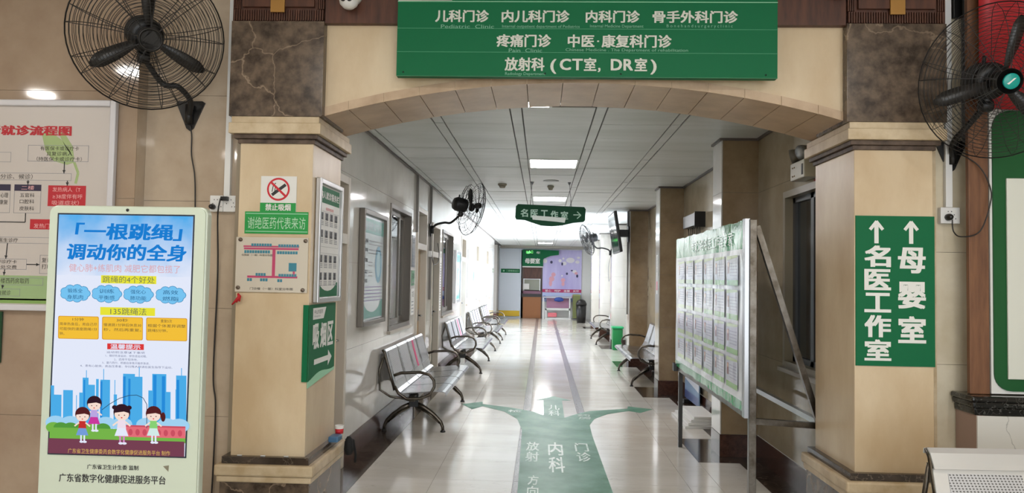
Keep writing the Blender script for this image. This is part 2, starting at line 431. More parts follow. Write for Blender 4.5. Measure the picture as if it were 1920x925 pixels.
for k, j in enumerate(light_rows):
    ceil_light(-.165, .378, Y0 + j * PY + .003, Y0 + (j + 1) * PY - .003, names[k])
# round vent + detectors
t = thing('ceiling_speaker', 'round flush grey speaker between the two nearest ceiling lights', 'speaker', (.10, 9.75, CZ))
MB().lathe([(.1, -.004), (.1, .0), (.085, -.006), (.0, -.006)], mat('grey_plastic', (176, 178, 178), .5), seg=28).build('grille', t)
def detector(x, y, label, r=.06):
    t = thing('smoke_detector', label, 'smoke detector', (x, y, CZ), 0)
    MB().lathe([(r, 0), (r, -.02), (r * .8, -.025)], mat('detector_base', (150, 142, 126), .5)).build('base', t)
    MB().lathe([(r * .8, -.025), (r * .55, -.055), (0.0, -.057)], mat('detector_base', (150, 142, 126), .5)).build('sensor_head', t)
detector(-.545, 10.13, 'beige round smoke detector on ceiling left of the hanging sign')
detector(.10, 10.3, 'small dark round detector on ceiling directly above the hanging sign', .045)
# dark perimeter trim of ceiling
tr = mat('dark_trim', (96, 88, 84), .5)
MB().box(W, W + .02, YB, 24.6, CZ - .02, CZ + .01, tr).build('trim_1')
bpy.data.objects['trim_1']['kind'] = 'structure'; bpy.data.objects['trim_1']['label'] = 'dark ceiling trim along the left wall'; bpy.data.objects['trim_1']['category'] = 'trim'
b = MB(); prev = YB
for p in pil:
    b.box(XR - .02, XR, prev, p, CZ - .02, CZ + .01, tr); b.box(XP - .02, XR, p - .02, p, CZ - .02, CZ + .01, tr); b.box(XP - .02, XP, p, p + .33, CZ - .02, CZ + .01, tr); prev = p + .33
smesh(b, 'trim_2', 'dark ceiling trim stepping around the right-hand pilasters', 'trim')

# ------------------------------------------------------------------ tiled walls with openings
def tiled_wall(root, axis, face, thick, u0, u1, z0, z1, pu, pz, ops, m, sign, limit=1e9, uoff=0, zoff=0, back=None, rect_out=None):
    """wall in the plane axis=face; tiles proud of a backing; ops = [(ua,ub,za,zb)] openings; sign = side the tiles face"""
    def cells(pu, pz):
        us = [u0] + [u for u in [uoff + pu * k for k in range(-60, 90)] if u0 + .03 < u < u1 - .03] + [u1]
        zs = [z0] + [z for z in [zoff + pz * k for k in range(-20, 30)] if z0 + .03 < z < z1 - .03] + [z1]
        for a, b_ in zip(us, us[1:]):
            for c, d in zip(zs, zs[1:]):
                rs = [(a, b_, c, d)]
                for (p, q, r, s_) in ops:
                    n = []
                    for (e, f, g_, h) in rs:
                        if p >= f or q <= e or r >= h or s_ <= g_: n.append((e, f, g_, h)); continue
                        if e < p: n.append((e, p, g_, h))
                        if f > q: n.append((q, f, g_, h))
                        e2, f2 = max(e, p), min(f, q)
                        if g_ < r: n.append((e2, f2, g_, r))
                        if h > s_: n.append((e2, f2, s_, h))
                    rs = n
                for r_ in rs:
                    if r_[1] - r_[0] > .004 and r_[3] - r_[2] > .004: yield r_
    bb = MB()
    for (a, b_, c, d) in cells(50, 50):
        if axis == 'X': bb.box(min(face - sign * .008, face - sign * thick), max(face - sign * .008, face - sign * thick), a, b_, c, d, back or grout)
        else: bb.box(a, b_, min(face - sign * .008, face - sign * thick), max(face - sign * .008, face - sign * thick), c, d, back or grout)
    bb.build('wall_core', root)
    rest = MB(); G = .001
    for (a, b_, c, d) in cells(pu, pz):
        f0, f1 = min(face, face - sign * .01), max(face, face - sign * .01)
        args = (f0, f1, a + G, b_ - G, c + G, d - G) if axis == 'X' else (a + G, b_ - G, f0, f1, c + G, d - G)
        if a < limit: piece('wall_tile', root, *args, m)
        else: rest.box(*args, m)
    if rest.v:
        o = rest.build('wall_tile', root); o['kind'] = 'stuff'

wl = struct('wall_left', 'glossy grey tiled left corridor wall')
doors = [(5.0, 6.0, 0, 2.28), (9.33, 10.12, 0, 2.38), (10.62, 11.42, 0, 2.28), (14.5, 15.42, 0, 2.32), (17.7, 18.58, 0, 2.32), (20.9, 22.0, 0, 2.33)]
wins = [(7.66, 8.9, .95, 2.25), (11.75, 13.17, .91, 2.25), (15.58, 16.95, .97, 2.22), (18.78, 20.0, .97, 2.24), (22.35, 23.45, .95, 2.23)]
tiled_wall(wl, 'X', W, .2, YB, 24.6, 0.2, CZ, .86, .7, doors + wins, walltile, 1, 12.5, 4.9, .21)
bb = MB()
prev = YB
for d in doors + [(24.6, 25, 0, 0)]:
    bb.box(W - .01, W + .006, prev, d[0], 0, .2, skirt); prev = d[1]
smesh(bb, 'baseboard_left', 'dark brown skirting along the left corridor wall', 'baseboard')
# rooms behind the left wall
b = MB(); b.box(-3.2, -3.1, YB, 24.8, 0, CZ, mat('room_wall', (170, 166, 156), .7)); b.box(-3.1, W - .2, 4.9, 5.0, 0, CZ, mat('room_wall', (0, 0, 0))); b.box(-3.1, -1.9, 24.6, 24.75, 0, CZ, whitew)
smesh(b, 'wall_rooms', 'inner wall of the rooms left of the corridor')

def window_left(n, y0, y1, z0, z1, label, fm, nx=2):
    r = struct('window_%d' % n, label); r['category'] = 'window'
    x = W; e = .045
    f = MB()
    for (a, b_, c, d) in ((y0, y0 + e, z0, z1), (y1 - e, y1, z0, z1), (y0 + e, y1 - e, z0, z0 + e), (y0 + e, y1 - e, z1 - e, z1)): f.box(x - .11, x + .012, a, b_, c, d, fm)
    f.build('window_frame', r, .003)
    mid = (y0 + y1) / 2 + .1
    for k, (a, b_, dx) in enumerate(((y0 + e, mid + .03, -.05), (mid - .03, y1 - e, -.085))):
        s_ = MB()
        for (p, q, c, d) in ((a, a + .05, z0 + e, z1 - e), (b_ - .05, b_, z0 + e, z1 - e), (a + .05, b_ - .05, z0 + e, z0 + e + .06), (a + .05, b_ - .05, z1 - e - .05, z1 - e)): s_.box(x + dx - .015, x + dx + .015, p, q, c, d, fm)
        s_.box(x + dx - .003, x + dx + .003, a + .05, b_ - .05, z0 + e + .06, z1 - e - .05, glass)
        s_.build('sash', r)
    MB().box(x - .12, x + .035, y0 - .03, y1 + .03, z0 - .03, z0, mat('sill', (170, 160, 146), .3)).build('window_sill', r)
    return r
wlab = ['nearest sliding window in the left wall, dark bronze frame', 'second sliding window in the left wall, between doors and notice board', 'third window along left wall, white frame', 'fourth window along left wall, white frame', 'farthest window in left wall, white frame']
for k, ww in enumerate(wins): window_left(k + 1, *ww, wlab[k], alud if k < 2 else mat('pale_frame', (196, 192, 184), .4))
cur = mat('curtain', (206, 210, 214), .8)
for k, (y0, y1, z0, z1) in enumerate(wins):
    b = MB(); n = 40; ya, yb = y0 + (y1 - y0) * .25, y0 + (y1 - y0) * .8
    vs = []
    for i in range(n + 1):
        yy = ya + (yb - ya) * i / n; xx = W - .3 + .025 * sin(i * 1.3)
        vs += [(xx, yy, z0 - .2), (xx, yy, z1 + .1), (xx - .004, yy, z0 - .2), (xx - .004, yy, z1 + .1)]
    fs = []
    for i in range(n): a = i * 4; fs += [(a, a + 4, a + 5, a + 1), (a + 2, a + 3, a + 7, a + 6)]
    b.add(vs, fs, cur, True); tag(b.build('curtain'), 'white curtain hanging inside the %s left window' % ['nearest', 'second', 'third', 'fourth', 'farthest'][k], 'curtain', 'curtains behind the left windows')

def door_left(n, y0, y1, z1, tz, leaf, label, trans='dark', frame=None):
    fm = frame or mat('door_frame_paint', (196, 188, 174), .35)
    r = struct('door_%d' % n, label); r['category'] = 'door'
    f = MB(); e = .06; x = W
    for (a, b_, c, d) in ((y0, y0 + e, 0, z1), (y1 - e, y1, 0, z1), (y0 + e, y1 - e, z1 - e, z1), (y0 + e, y1 - e, tz - .05, tz + .03)): f.box(x - .16, x + .015, a, b_, c, d, fm)
    f.build('door_frame', r, .004)
    lf = MB(); lf.box(x - .11, x - .07, y0 + e, y1 - e, .01, tz - .05, leaf); d1 = lf.build('door_leaf', r)
    h = MB(); h.tube([(x - .07, y1 - e - .08, 1.0), (x - .02, y1 - e - .08, 1.0), (x - .02, y1 - e - .2, 1.0)], .009, steel); h.box(x - .07, x - .062, y1 - e - .11, y1 - e - .05, .93, 1.08, steel); h.build('door_handle', d1)
    tm = mat('transom_dark', (84, 70, 56), .4)
    MB().box(x - .1, x - .095, y0 + e, y1 - e, tz + .03, z1 - e, tm if trans != 'none' else glass).build('transom_pane', r)
    if trans == 'paper':
        zz = tz + .03; MB().box(x - .094, x - .09, y0 + e + .02, y1 - e - .02, zz, zz + .2, mat('blue_paper', (196, 210, 224), .5)).build('transom_paper', r)
    return r
tan = mat('door_tan', (176, 150, 116), .4); gry = mat('door_grey_green', (112, 112, 98), .4); pale = mat('door_pale', (196, 204, 212), .4)
door_left(1, *doors[0][:2], 2.28, 1.80, mat('door_taupe', (146, 124, 104), .4), 'taupe door beside the left pillar')
door_left(2, *doors[1][:2], 2.38, 1.90, tan, 'tan door with paper in its transom, left wall', 'paper')
door_left(3, *doors[2][:2], 2.28, 1.84, gry, 'grey-green door behind the wall fan, left wall', 'paper')
for k in (3, 4, 5): door_left(k + 1, *doors[k][:2], doors[k][3], 1.88, pale, ['pale door past the pale framed notice board', 'pale door between the third and fourth left windows', 'pale door before the farthest left window'][k - 3])

# right wall of corridor -------------------------------------------------
wr = struct('wall_right', 'beige glossy tiled recess wall right of the corridor')
win_r1 = (4.95, 6.0, .86, 2.21)
tiled_wall(wr, 'X', XR, .2, YB, 14.0, .19, CZ, .9, .7, [win_r1], righttile, -1, 12, 4.9, .19)
wf = struct('wall_right_far', 'bright wall of window bays at the far right')
bays = [(14.1, 16.95), (17.55, 20.35), (20.95, 23.8)]
tiled_wall(wf, 'X', XR, .2, 14.0, YE, 0, CZ, 1.0, .7, [(a, b_, .75, 2.68) for a, b_ in bays], walltile, -1, 0, 14, .19)
for k, (a, b_) in enumerate(bays):
    r = struct('window_%d' % (k + 7), 'bright daylit window bay number %d on the far right' % (k + 1)); r['category'] = 'window'
    f = MB(); e = .05; n = 3
    for i in range(n + 1):
        yy = a + (b_ - a - e) * i / n; f.box(XR - .0, XR + .06, yy, yy + e, .75, 2.68, alu)
    for z in (.75, 1.7, 2.63): f.box(XR, XR + .055, a, b_, z, z + e, alu)
    f.build('window_frame', r); MB().box(XR + .03, XR + .034, a, b_, .78, 2.65, glass_mat('clear_glass', (.97, .98, 1), 0.05)).build('window_pane', r)
# dark window just behind right pillar
r = struct('window_6', 'dark window in right wall behind the noticeboard stand'); r['category'] = 'window'
y0, y1, z0, z1 = win_r1
f = MB(); e = .05
for (a, b_, c, d) in ((y0, y0 + e, z0, z1), (y1 - e, y1, z0, z1), (y0 + e, y1 - e, z0, z0 + e), (y0 + e, y1 - e, z1 - e, z1)): f.box(XR - .012, XR + .15, a, b_, c, d, mat('window_reveal', (150, 140, 118), .3))
f.build('window_reveal', r)
f = MB()
for (a, b_, c, d) in ((y0 + e, y0 + 2 * e, z0 + e, z1 - e), (y1 - 2 * e, y1 - e, z0 + e, z1 - e), (y0 + e, y1 - e, z0 + e, z0 + .09), (y0 + e, y1 - e, z1 - .09, z1 - e), (5.5, 5.56, z0 + e, z1 - e)): f.box(XR + .05, XR + .1, a, b_, c, d, mat('dark_alu', (96, 98, 100), .35, .6))
f.build('window_frame', r); MB().box(XR + .07, XR + .075, y0 + e, y1 - e, z0 + e, z1 - e, mat('dark_pane', (34, 38, 38), .05)).build('window_pane', r)
MB().box(XR - .04, XR + .15, y0 - .04, y1 + .04, z0 - .03, z0, mat('sill', (170, 160, 146), .3)).build('window_sill', r)
# pilasters
plab = ['nearest corridor pilaster, behind the noticeboard stand', 'second corridor pilaster, behind noticeboard', 'third corridor pilaster, with wall television', 'fourth pilaster, daylit behind green bin', 'fifth daylit pilaster', 'farthest daylit pilaster']
for k, p in enumerate(pil):
    r = struct('pilaster' if k == 0 else 'pilaster.%03d' % k, plab[k]); r['category'] = 'pilaster'
    bb = MB().box(XP + .01, XR, p + .01, p + .33, 0, CZ, grout); bb.build('pilaster_core', r)
    zs = [.19, .89, 1.59, 2.29, CZ]; mm = righttile if k < 3 else walltile
    for a, b_ in zip(zs, zs[1:]):
        piece('wall_tile', r, XP + .012, XR, p, p + .01, a + g, b_ - g, mat('front_tile', (150, 128, 98), .22, spec=.4, var=(136, 114, 86), var2=(158, 137, 107), scale=4) if k < 3 else mm)
        piece('wall_tile', r, XP, XP + .01, p, p + .33, a + g, b_ - g, walltile)
    piece('skirting_tile', r, XP + .0, XR, p - .004, p + .009, 0, .188, skirt)
    piece('side_skirting_tile', r, XP - .004, XP + .009, p, p + .33, 0, .188, mat('grey_skirting', (104, 98, 94), .2))
b = MB(); prev = YB
for p in pil[:3]:
    b.box(XR - .01, XR, prev, p, 0, .19, skirt); prev = p + .33
smesh(b, 'baseboard_right', 'dark brown skirting along the right recess wall', 'baseboard')

# far wall ---------------------------------------------------------------
r = struct('wall_far', 'pale blue-grey end wall of the corridor')
bluew = mat('pale_blue_wall', (216, 226, 238), .5)
b = MB(); b.box(-3.2, -.80, YE, YE + .2, 0, CZ, bluew); b.box(-.80, .03, YE, YE + .2, 2.62, CZ, bluew); b.box(.03, 2.1, YE, YE + .2, 0, CZ, whitew); b.box(-.8, .03, YE + 1.2, YE + 1.3, 0, CZ, mat('room_back', (90, 84, 70), .7))
b.box(-.85, -.8, YE + .2, YE + 1.3, 0, CZ, bluew); b.box(.03, .08, YE + .2, YE + 1.3, 0, CZ, bluew); b.box(-.85, .1, YE + .2, YE + 1.3, CZ - .02, CZ, bluew); b.box(-.85, .1, YE + .2, YE + 1.3, -.02, 0, grout)
b.box(-1.64, -.84, YE - .04, YE, .28, CZ, bluew)
b.build('wall_panel', r)
MB().box(-1.64, -.84, YE - .055, YE, .07, .28, yellow).build('yellow_skirting', r)
b = MB(); b.box(-1.95, -1.66, 28.2, YE, 0, CZ, mat('grey_pier', (160, 156, 150), .4)); b.box(-1.96, -1.65, 28.19, YE, 0, .22, mat('maroon_skirting', (92, 62, 62), .4)); b.box(-3.1, -1.95, 28.4, 28.5, 0, CZ, whitew)
smesh(b, 'wall_pier', 'grey pier with maroon foot at the far left end')
b = MB(); b.box(-1.6, 1.9, 28.9, 29.4, 2.68, CZ, mat('beam_grey', (150, 146, 138), .6)); smesh(b, 'trim_3', 'shallow grey beam under the ceiling at the corridor end', 'trim')

# ------------------------------------------------------------------ HALL shell
hw = struct('wall_hall_left', 'beige tiled hall wall left of the arch')
tiled_wall(hw, 'Y', 4.35, .2, -2.33, -1.72, 0, 3.4, .61, .62, [], halltile, -1, 1e9, -2.33, .06)
hw2 = struct('wall_hall_pier', 'slightly projecting brown-beige hall wall behind the flow-chart board')
tiled_wall(hw2, 'Y', 4.25, .3, -6.5, -2.33, 0, 3.4, .9, .62, [], mat('hall_pier_tile', (164, 143, 122), .06, spec=.5, var=(152, 130, 110), var2=(172, 152, 131), scale=2.4), -1, 1e9, -2.33, .06, halltile)
hw3 = struct('wall_hall_right', 'cream tiled hall wall right of the arch')
tiled_wall(hw3, 'Y', 4.32, .2, 2.1, 4.5, 0, 3.4, .6, .62, [], mat('hall_cream_tile', (206, 196, 172), .16, var=(194, 182, 156), var2=(214, 205, 184), scale=3), -1, 1e9, 2.1, .45)
b = MB(); hm = mat('hall_plaster', (190, 178, 160), .6)
b.box(-6.6, -6.5, -5, 4.4, 0, 3.4, hm); b.box(4.5, 4.6, -5, 4.4, 0, 3.4, hm); b.box(-6.6, -1.5, -5.1, -5, 0, 3.4, hm); b.box(4.4, 4.6, -5.1, -5, 0, 3.4, hm); b.box(-1.5, 4.4, -5.1, -5, 2.9, 3.4, hm)
smesh(b, 'wall_hall_back', 'side and entrance walls of the hall, behind the viewer')
smesh(MB().box(-6.6, 4.6, -5.1, 4.95, 3.4, 3.5, mat('hall_ceiling', (205, 200, 190), .6)), 'ceiling_hall', 'plain hall ceiling with round downlights')
# side closures behind hall wall
smesh(MB().box(-3.2, -1.75, 4.55, 4.75, 0, 3.4, hm).box(1.95, 2.2, 4.5, 4.95, 0, 3.4, hm), 'wall_hall_back_layer', 'wall thickness between hall and corridor')

# arch ------------------------------------------------------------------
ar = struct('wall_arch', 'stone-faced wall with shallow arch over the corridor entrance')
def arcz(x, dz=0): R = 5.3; cx = .2; return 2.597 + dz - R + math.sqrt(R * R - (x - cx) ** 2)
n = 24; xa, xb = -1.30, 1.70
# spandrel wall
top = 3.4; vs = []; fs = []
for i in range(n + 1):
    x = xa + (xb - xa) * i / n
    vs += [(x, 4.215, arcz(x)), (x, 4.215, 2.92)]
for i in range(n): a = 2 * i; fs.append((a, a + 2, a + 3, a + 1))
b = MB(); b.add(vs, fs, cream, False); b.box(xa, xb, 4.23, 4.6, 2.85, 3.4, redwood)
b.build('spandrel_face', ar)
# voussoirs: soffit slabs each a piece
nv = 15
for i in range(nv):
    x0 = xa + (xb - xa) * i / nv + .002; x1 = xa + (xb - xa) * (i + 1) / nv - .002
    v = [(x0, arcz(x0)), (x1, arcz(x1)), (x1, arcz(x1) + .05), (x0, arcz(x0) + .05)]
    MB().prism(v, 4.21, 4.79, pinkst, 'Y').build('soffit_slab', ar)
b = MB()
for i in range(n):
    x0 = xa + (xb - xa) * i / n; x1 = xa + (xb - xa) * (i + 1) / n
    b.prism([(x0, arcz(x0) + .03), (x1, arcz(x1) + .03), (x1, 3.4), (x0, 3.4)], 4.235, 4.78, pinkst, 'Y')
b.build('arch_core', ar)
# wooden band above
b = MB()
for i in range(5):
    x0 = -1.26 + i * .58; b.box(x0 + .003, min(x0 + .58, 1.66) - .003, 4.16, 4.215, 2.915, 3.39, redwood)
bo = b; k = 0
wt_ = struct('wall_wood_band', 'dark red-brown wooden band above the arch')
for i in range(5):
    x0 = -1.26 + i * .584; piece('wood_panel', wt_, x0 + .002, x0 + .582, 4.17, 4.214, 2.915, 3.39, redwood)

# hall pillars ----------------------------------------------------------
def pillar(name, label, x0, x1, side):
    """side=+1: free side is towards +x (left pillar), -1 the right pillar"""
    r = struct(name, label); r['category'] = 'pillar'
    back = 4.8
    def ring(e, z0, z1, m, nm, bev=.004, wall=True):
        a, b_ = x0 - e, x1 + e
        return MB().box(a, b_, FY - e, back - .01 + (e if e > 0 else 0), z0, z1, m).build(nm, r, bev)
    MB().box(x0, x1, FY, back - .01, .47, 2.26, cream).build('shaft', r, .004)
    # stone strip on the wall side
    if side > 0: MB().box(x0 - .06, x0 + .001, FY + .1, 4.5, .47, 2.26, mat('strip_stone', (150, 138, 118), .4)).build('stone_strip', r)
    else: MB().box(x1 - .001, x1 + .055, FY + .08, 4.5, .47, 2.26, creamd).build('stone_strip', r)
    ring(.035, .455, .50, darkm, 'ledge_slab', .002)
    ring(.066, .40, .462, creamd, 'base_moulding', .012); ring(.055, .365, .40, creamd, 'base_moulding', .008)
    ring(.04, 0, .365, brownm, 'base_block', .002)
    b = MB(); n_ = 6
    capm = mat('cap_marble', (84, 68, 58), .5, var=(60, 48, 40), var2=(104, 88, 76), scale=14, spec=.3)
    ring(.012, 2.235, 2.26, capm, 'cap_moulding', .003); ring(.03, 2.26, 2.285, capm, 'cap_moulding', .003)
    ring(.052, 2.285, 2.345, creamd, 'cap_slab', .004); ring(.04, 2.345, 2.382, creamd, 'cap_slab', .003)
    e = .055
    MB().box(x0 - e, x1 + e - .0, FY - .045, 4.62, 2.382, 2.92, brownm).build('marble_block', r, .002)
    # fluted wooden panel above
    f = MB(); a, b_ = x0 - e, x1 + e
    f.box(a, b_, FY - .03, 4.6, 2.92, 3.4, redwood)
    k_ = 0; xx = a + .01
    while xx < b_ - .008:
        f.box(xx, xx + .007, FY - .042, FY - .03, 2.925, 2.985, redwood); xx += .0135
    for q in (0, 1, 2, 3):
        f.box(a + .006 + q * .011, a + .012 + q * .011, FY - .042, FY - .03, 2.99, 3.4, redwood); f.box(b_ - .012 - q * .011, b_ - .006 - q * .011, FY - .042, FY - .03, 2.99, 3.4, redwood)
    f.box(a + .06, b_ - .06, FY - .05, FY - .03, 3.0, 3.4, redwood)
    f.build('fluted_wood_panel', r)
    cx = (x0 + x1) / 2 + (.0 if side > 0 else -.0)
    MB().box(cx - .04, cx + .04, FY - .062, FY - .05, 2.965, 3.12, mat('gold_plate', (176, 132, 72), .35, .6)).build('gold_plate', r, .003)
    return r
pillar('pillar', 'left marble and cream stone hall pillar covered with notices', -1.705, -1.29, 1)
pillar('pillar.001', 'right marble and cream stone hall pillar with tall green sign', 1.69, 2.11, -1)

# ================================================================== OBJECTS
# ------------------------------------------------------------------ big direction board over the arch
def zmap(ax, bx, ay, by):
    """pictures coordinates -> board metres, linear"""
    return lambda x, y: (ax * x + bx, ay * y + by)
SB = 2.055 / 694.0
t = thing('direction_board', 'large green hospital department board hung over the arch', 'sign', (0, 4.09, 0))
Mb = lambda x, y: (-.8115 + (x - 752) * SB, 2.597 + (154 - y) * SB)
x0, z0 = Mb(752, 154); x1, z1 = Mb(1446, -110)
b = MB(); b.box(x0, x1, 0, .05, z0, z1, signg); b.build('panel', t, .002)
for k, z in enumerate((2.597, Mb(0, 109)[1], Mb(0, 65)[1], Mb(0, 15)[1])):
    MB().box(x0, x1, -.002, .004, z - .0012 + (.001 if k == 0 else 0), z + (.0025 if k == 3 else .0012), signl if k == 3 else mat('groove_green', (70, 150, 110), .5)).build('strip_joint', t)
a = Art(Mb, -.0025)
tx = mat('board_lettering', (206, 208, 198), .5); tg = mat('board_small_lettering', (120, 176, 148), .5)
def chars(t, M, y0, body, xa, ya, xb, yb, m, bold=.035, name='character'):
    # one part per character, placed as in the whole line
    vs, fs, (a_, b_, c_, d_) = glyphs(body, 0, 3); adv = (xb - xa) / (b_ - a_)
    x = -a_; 
    c = bpy.data.curves.new('advance', 'FONT'); 
    n = len(body); widths = [(.5 if ch in ' ·' else (.36 if ch in '()' else (.72 if ch.isascii() else 1.0))) for ch in body]
    tot = sum(widths); u = xa
    bpy.data.curves.remove(c)
    for ch, w_ in zip(body, widths):
        stp = (xb - xa) * w_ / tot
        if ch != ' ':
            g_ = glyphs(ch, bold, 3); f = Art(M, y0)
            gx0, gx1, gy0, gy1 = g_[2]; sc_ = (ya - yb) / -1.0
            # keep each glyph's own extent within its cell: em box 0..1 wide, -.12...88 high
            ex = stp / w_
            px0 = u + (gx0 if w_ >= 1 else (w_ - (gx1 - gx0)) / 2) * ex; px1 = px0 + (gx1 - gx0) * ex
            cell = (yb - ya); py1 = yb - (gy0 + .085) / .93 * cell; py0 = yb - (gy1 + .085) / .93 * cell
            if ch.isascii() and ch not in '()': py0, py1 = ya + cell * .06, yb - cell * .06
            if ch == '·': px0, px1, py0, py1 = u + stp * .35, u + stp * .65, ya + cell * .45, ya + cell * .58
            f.text(ch, px0, py0, px1, py1, m, bold, 3); f.build(name, t, flat=True)
        u += stp
for s_, p, q in (('儿科门诊', 822, 921), ('内儿科门诊', 943, 1069), ('内科门诊', 1097, 1197), ('骨手外科门诊', 1219, 1374)): chars(t, Mb, -.0025, s_, p, 31, q, 53, tx, .03)
for s_, p, q in (('疼痛门诊', 936, 1036), ('中医·康复科门诊', 1065, 1255)): chars(t, Mb, -.0025, s_, p, 76, q, 99, tx, .03)
chars(t, Mb, -.0025, '放射科', 952, 119, 1025, 143, tx, .03); chars(t, Mb, -.0025, '(', 1034, 117, 1048, 144, tx, .02); chars(t, Mb, -.0025, 'CT', 1052, 119, 1096, 143, tx, .03); chars(t, Mb, -.0025, '室', 1096, 119, 1120, 143, tx, .03)
a.text('，', 1122, 137, 1127, 145, tx, .03); a.build('comma', t, flat=True)
chars(t, Mb, -.0025, 'DR', 1145, 119, 1188, 143, tx, .03); chars(t, Mb, -.0025, '室', 1188, 119, 1212, 143, tx, .03); chars(t, Mb, -.0025, ')', 1216, 117, 1230, 144, tx, .02)
for s_, p, q, y in (('Pediatric  Clinic', 833, 931, 58), ('Internal outpatient department of Pediatrics', 946, 1088, 58), ('Internal Medicine Department', 1107, 1204, 57), ('B o n e h a n d s u r g e r y c l i n i c', 1246, 1365, 56),
                    ('Pain  Clinic', 959, 1020, 102), ('Chinese Medicine . The Department of rehabilitation', 1063, 1285, 101), ('Radiology Department', 953, 1026, 146)):
    a = Art(Mb, -.0025); a.text(s_, p, y, q, y + 7, tg); a.build('english_lettering', t, flat=True)['kind'] = 'stuff'
a = Art(Mb, -.0025); a.poly([(753, 14), (852, 13), (868, -4), (868, -30), (753, -30)], mat('header_white', (196, 188, 184), .5)); a.layer()
a.ell(780, 3, 7.5, 7.5, red); a.layer(); a.ell(781, 4, 6, 6.5, mat('header_white', (0, 0, 0))); a.layer(); a.ell(780, 4, 4.5, 4.5, mat('emblem_green', (60, 120, 90), .5)); a.layer(); a.ell(780, 4, 2.5, 2.5, mat('header_white', (0, 0, 0)))
a.text('中山市陈星海医院', 790, -1, 834, 7, ink, .02); a.text('Zhongshan Hospital Outpatient', 791, 8, 832, 12, inkg)
a.build('hospital_header', t, flat=True)
b = MB()
for x, y in ((765, 147), (1026, 148), (1164, 148), (1425, 148), (745 + 410, -2), (900, -2)):
    u, v = Mb(x, y); b.lathe([(.005, 0), (.005, -.003), (.0, -.004)], mat('screw_dark', (40, 60, 50), .4, .5), (u, 0, v), (0, 1, 0), 8)
b.build('screw', t)

# ------------------------------------------------------------------ tall green sign on right pillar
t = thing('pillar_sign', 'tall green sign with two upward arrows on right pillar', 'sign', (0, 4.194, 0))
Mp = lambda x, y: (1.695 + (x - 1602) * .00283, 1.878 + (401 - y) * .002845)
x0, z0 = Mp(1602, 686); x1, z1 = Mp(1750, 401.5)
MB().box(x0, x1, 0, .006, z0, z1, signg).build('panel', t)
a = Art(Mp, -.001)
for cx in (1641, 1706):
    a = Art(Mp, -.001); a.poly([(cx - 4, 454), (cx - 4, 418), (cx + 4, 418), (cx + 4, 454)], signw); a.layer()
    a.line([(cx - 12, 428), (cx + .5, 412)], 6, signw); a.layer(); a.line([(cx + 12, 428), (cx - .5, 412)], 6, signw); a.build('arrow', t, flat=True)
for ch, y0, y1 in (('名', 458, 499), ('医', 503, 543), ('工', 548, 585), ('作', 590, 632), ('室', 636, 676)): a = Art(Mp, -.001); a.text(ch, 1618, y0, 1668, y1, signw, .04); a.build('character', t, flat=True)
for ch, y0, y1 in (('母', 461, 510), ('婴', 526, 577), ('室', 591, 642)): a = Art(Mp, -.001); a.text(ch, 1681, y0, 1733, y1, signw, .04); a.build('character', t, flat=True)

# ------------------------------------------------------------------ notices on left pillar front (y = 4.2)
Ml = lambda x, y: (-1.7095 + (x - 440) * .00294, 1.705 + (455 - y) * .00294)
def plate(name, label, cat, M, px, th, m, yy, rz=0, loc=None, group=None):
    x0, z0 = M(px[0], px[3]); x1, z1 = M(px[2], px[1])
    t = thing(name, label, cat, loc or (0, yy, 0), rz, group)
    MB().box(x0, x1, -th, 0, z0, z1, m).build('backing', t)
    return t, Art(M, -th - .0006)
t, a = plate('no_smoking_sign', 'square white no-smoking sign high on left pillar', 'sign', Ml, (484, 337, 553, 406), .003, paper, 4.199)
a.rect(483.5, 388, 552.5, 406, signg2); a.layer()
a.ell(518, 362, 22, 22, red, 32); a.layer(); a.ell(518, 362, 18.3, 18.3, paper, 32); a.layer()
a.line([(506, 373), (532, 353)], 6, ink); a.line([(506, 367), (508, 355), (513, 350)], 1.6, ink); a.line([(511, 368), (512, 358)], 1.6, ink); a.layer(); a.line([(504, 349), (532, 375)], 4.2, red); a.layer()
a.text('禁止吸烟', 494, 390, 543, 403, paper, .03)
a.build('print', t, flat=True)
t, a = plate('green_notice', 'long green notice with white characters under no-smoking sign', 'sign', Ml, (455, 405, 577, 447), .003, signg2, 4.199)
a.rect(457, 408, 576, 409.5, signl); a.rect(457, 442, 576, 443.5, signl); a.text('谢绝医药代表来访', 461, 415, 572, 438, mat('silver_lettering', (176, 214, 184), .4), 0)
a.build('print', t, flat=True)
t, a = plate('floor_plan', 'clear acrylic floor plan board with four bolts on left pillar', 'sign', Ml, (441, 454, 579, 558), .006, mat('plan_paper', (206, 198, 184), .15), 4.196)
mg = mat('plan_magenta', (190, 70, 110), .4); tl = mat('plan_teal', (60, 130, 150), .4)
a.rect(455, 470, 562, 473, mg); a.rect(456, 474, 561, 477.5, mg); a.rect(511, 477, 517, 527, mg); a.rect(464, 527, 560, 531, mg); a.rect(551, 512, 555, 527, mg); a.layer()
for p, q, y in ((470, 512, 466), (522, 561, 467), (457, 508, 479), (520, 560, 480), (480, 500, 522), (524, 562, 523), (464, 476, 532), (489, 503, 532), (522, 535, 533)):
    x = p
    while x < q - 3: a.rect(x, y, x + 4.2, y + 5.5, tl); x += 5
a.rect(543, 502, 558, 518, tl); a.layer()
a.text('门诊楼（一层）科室分布图', 470, 549, 552, 554, ink); a.text('住院部（一层）科室分布图', 452, 486, 511, 490, ink)
a.build('print', t, flat=True)
for x, y in ((449, 459), (574, 460), (447, 550), (571, 553)):
    u, v = Ml(x, y); MB().lathe([(.011, 0), (.011, -.006), (.007, -.009), (0, -.009)], mat('bolt', (110, 98, 88), .3, .8), (u, -.006, v), (0, 1, 0), 14).build('bolt', t)
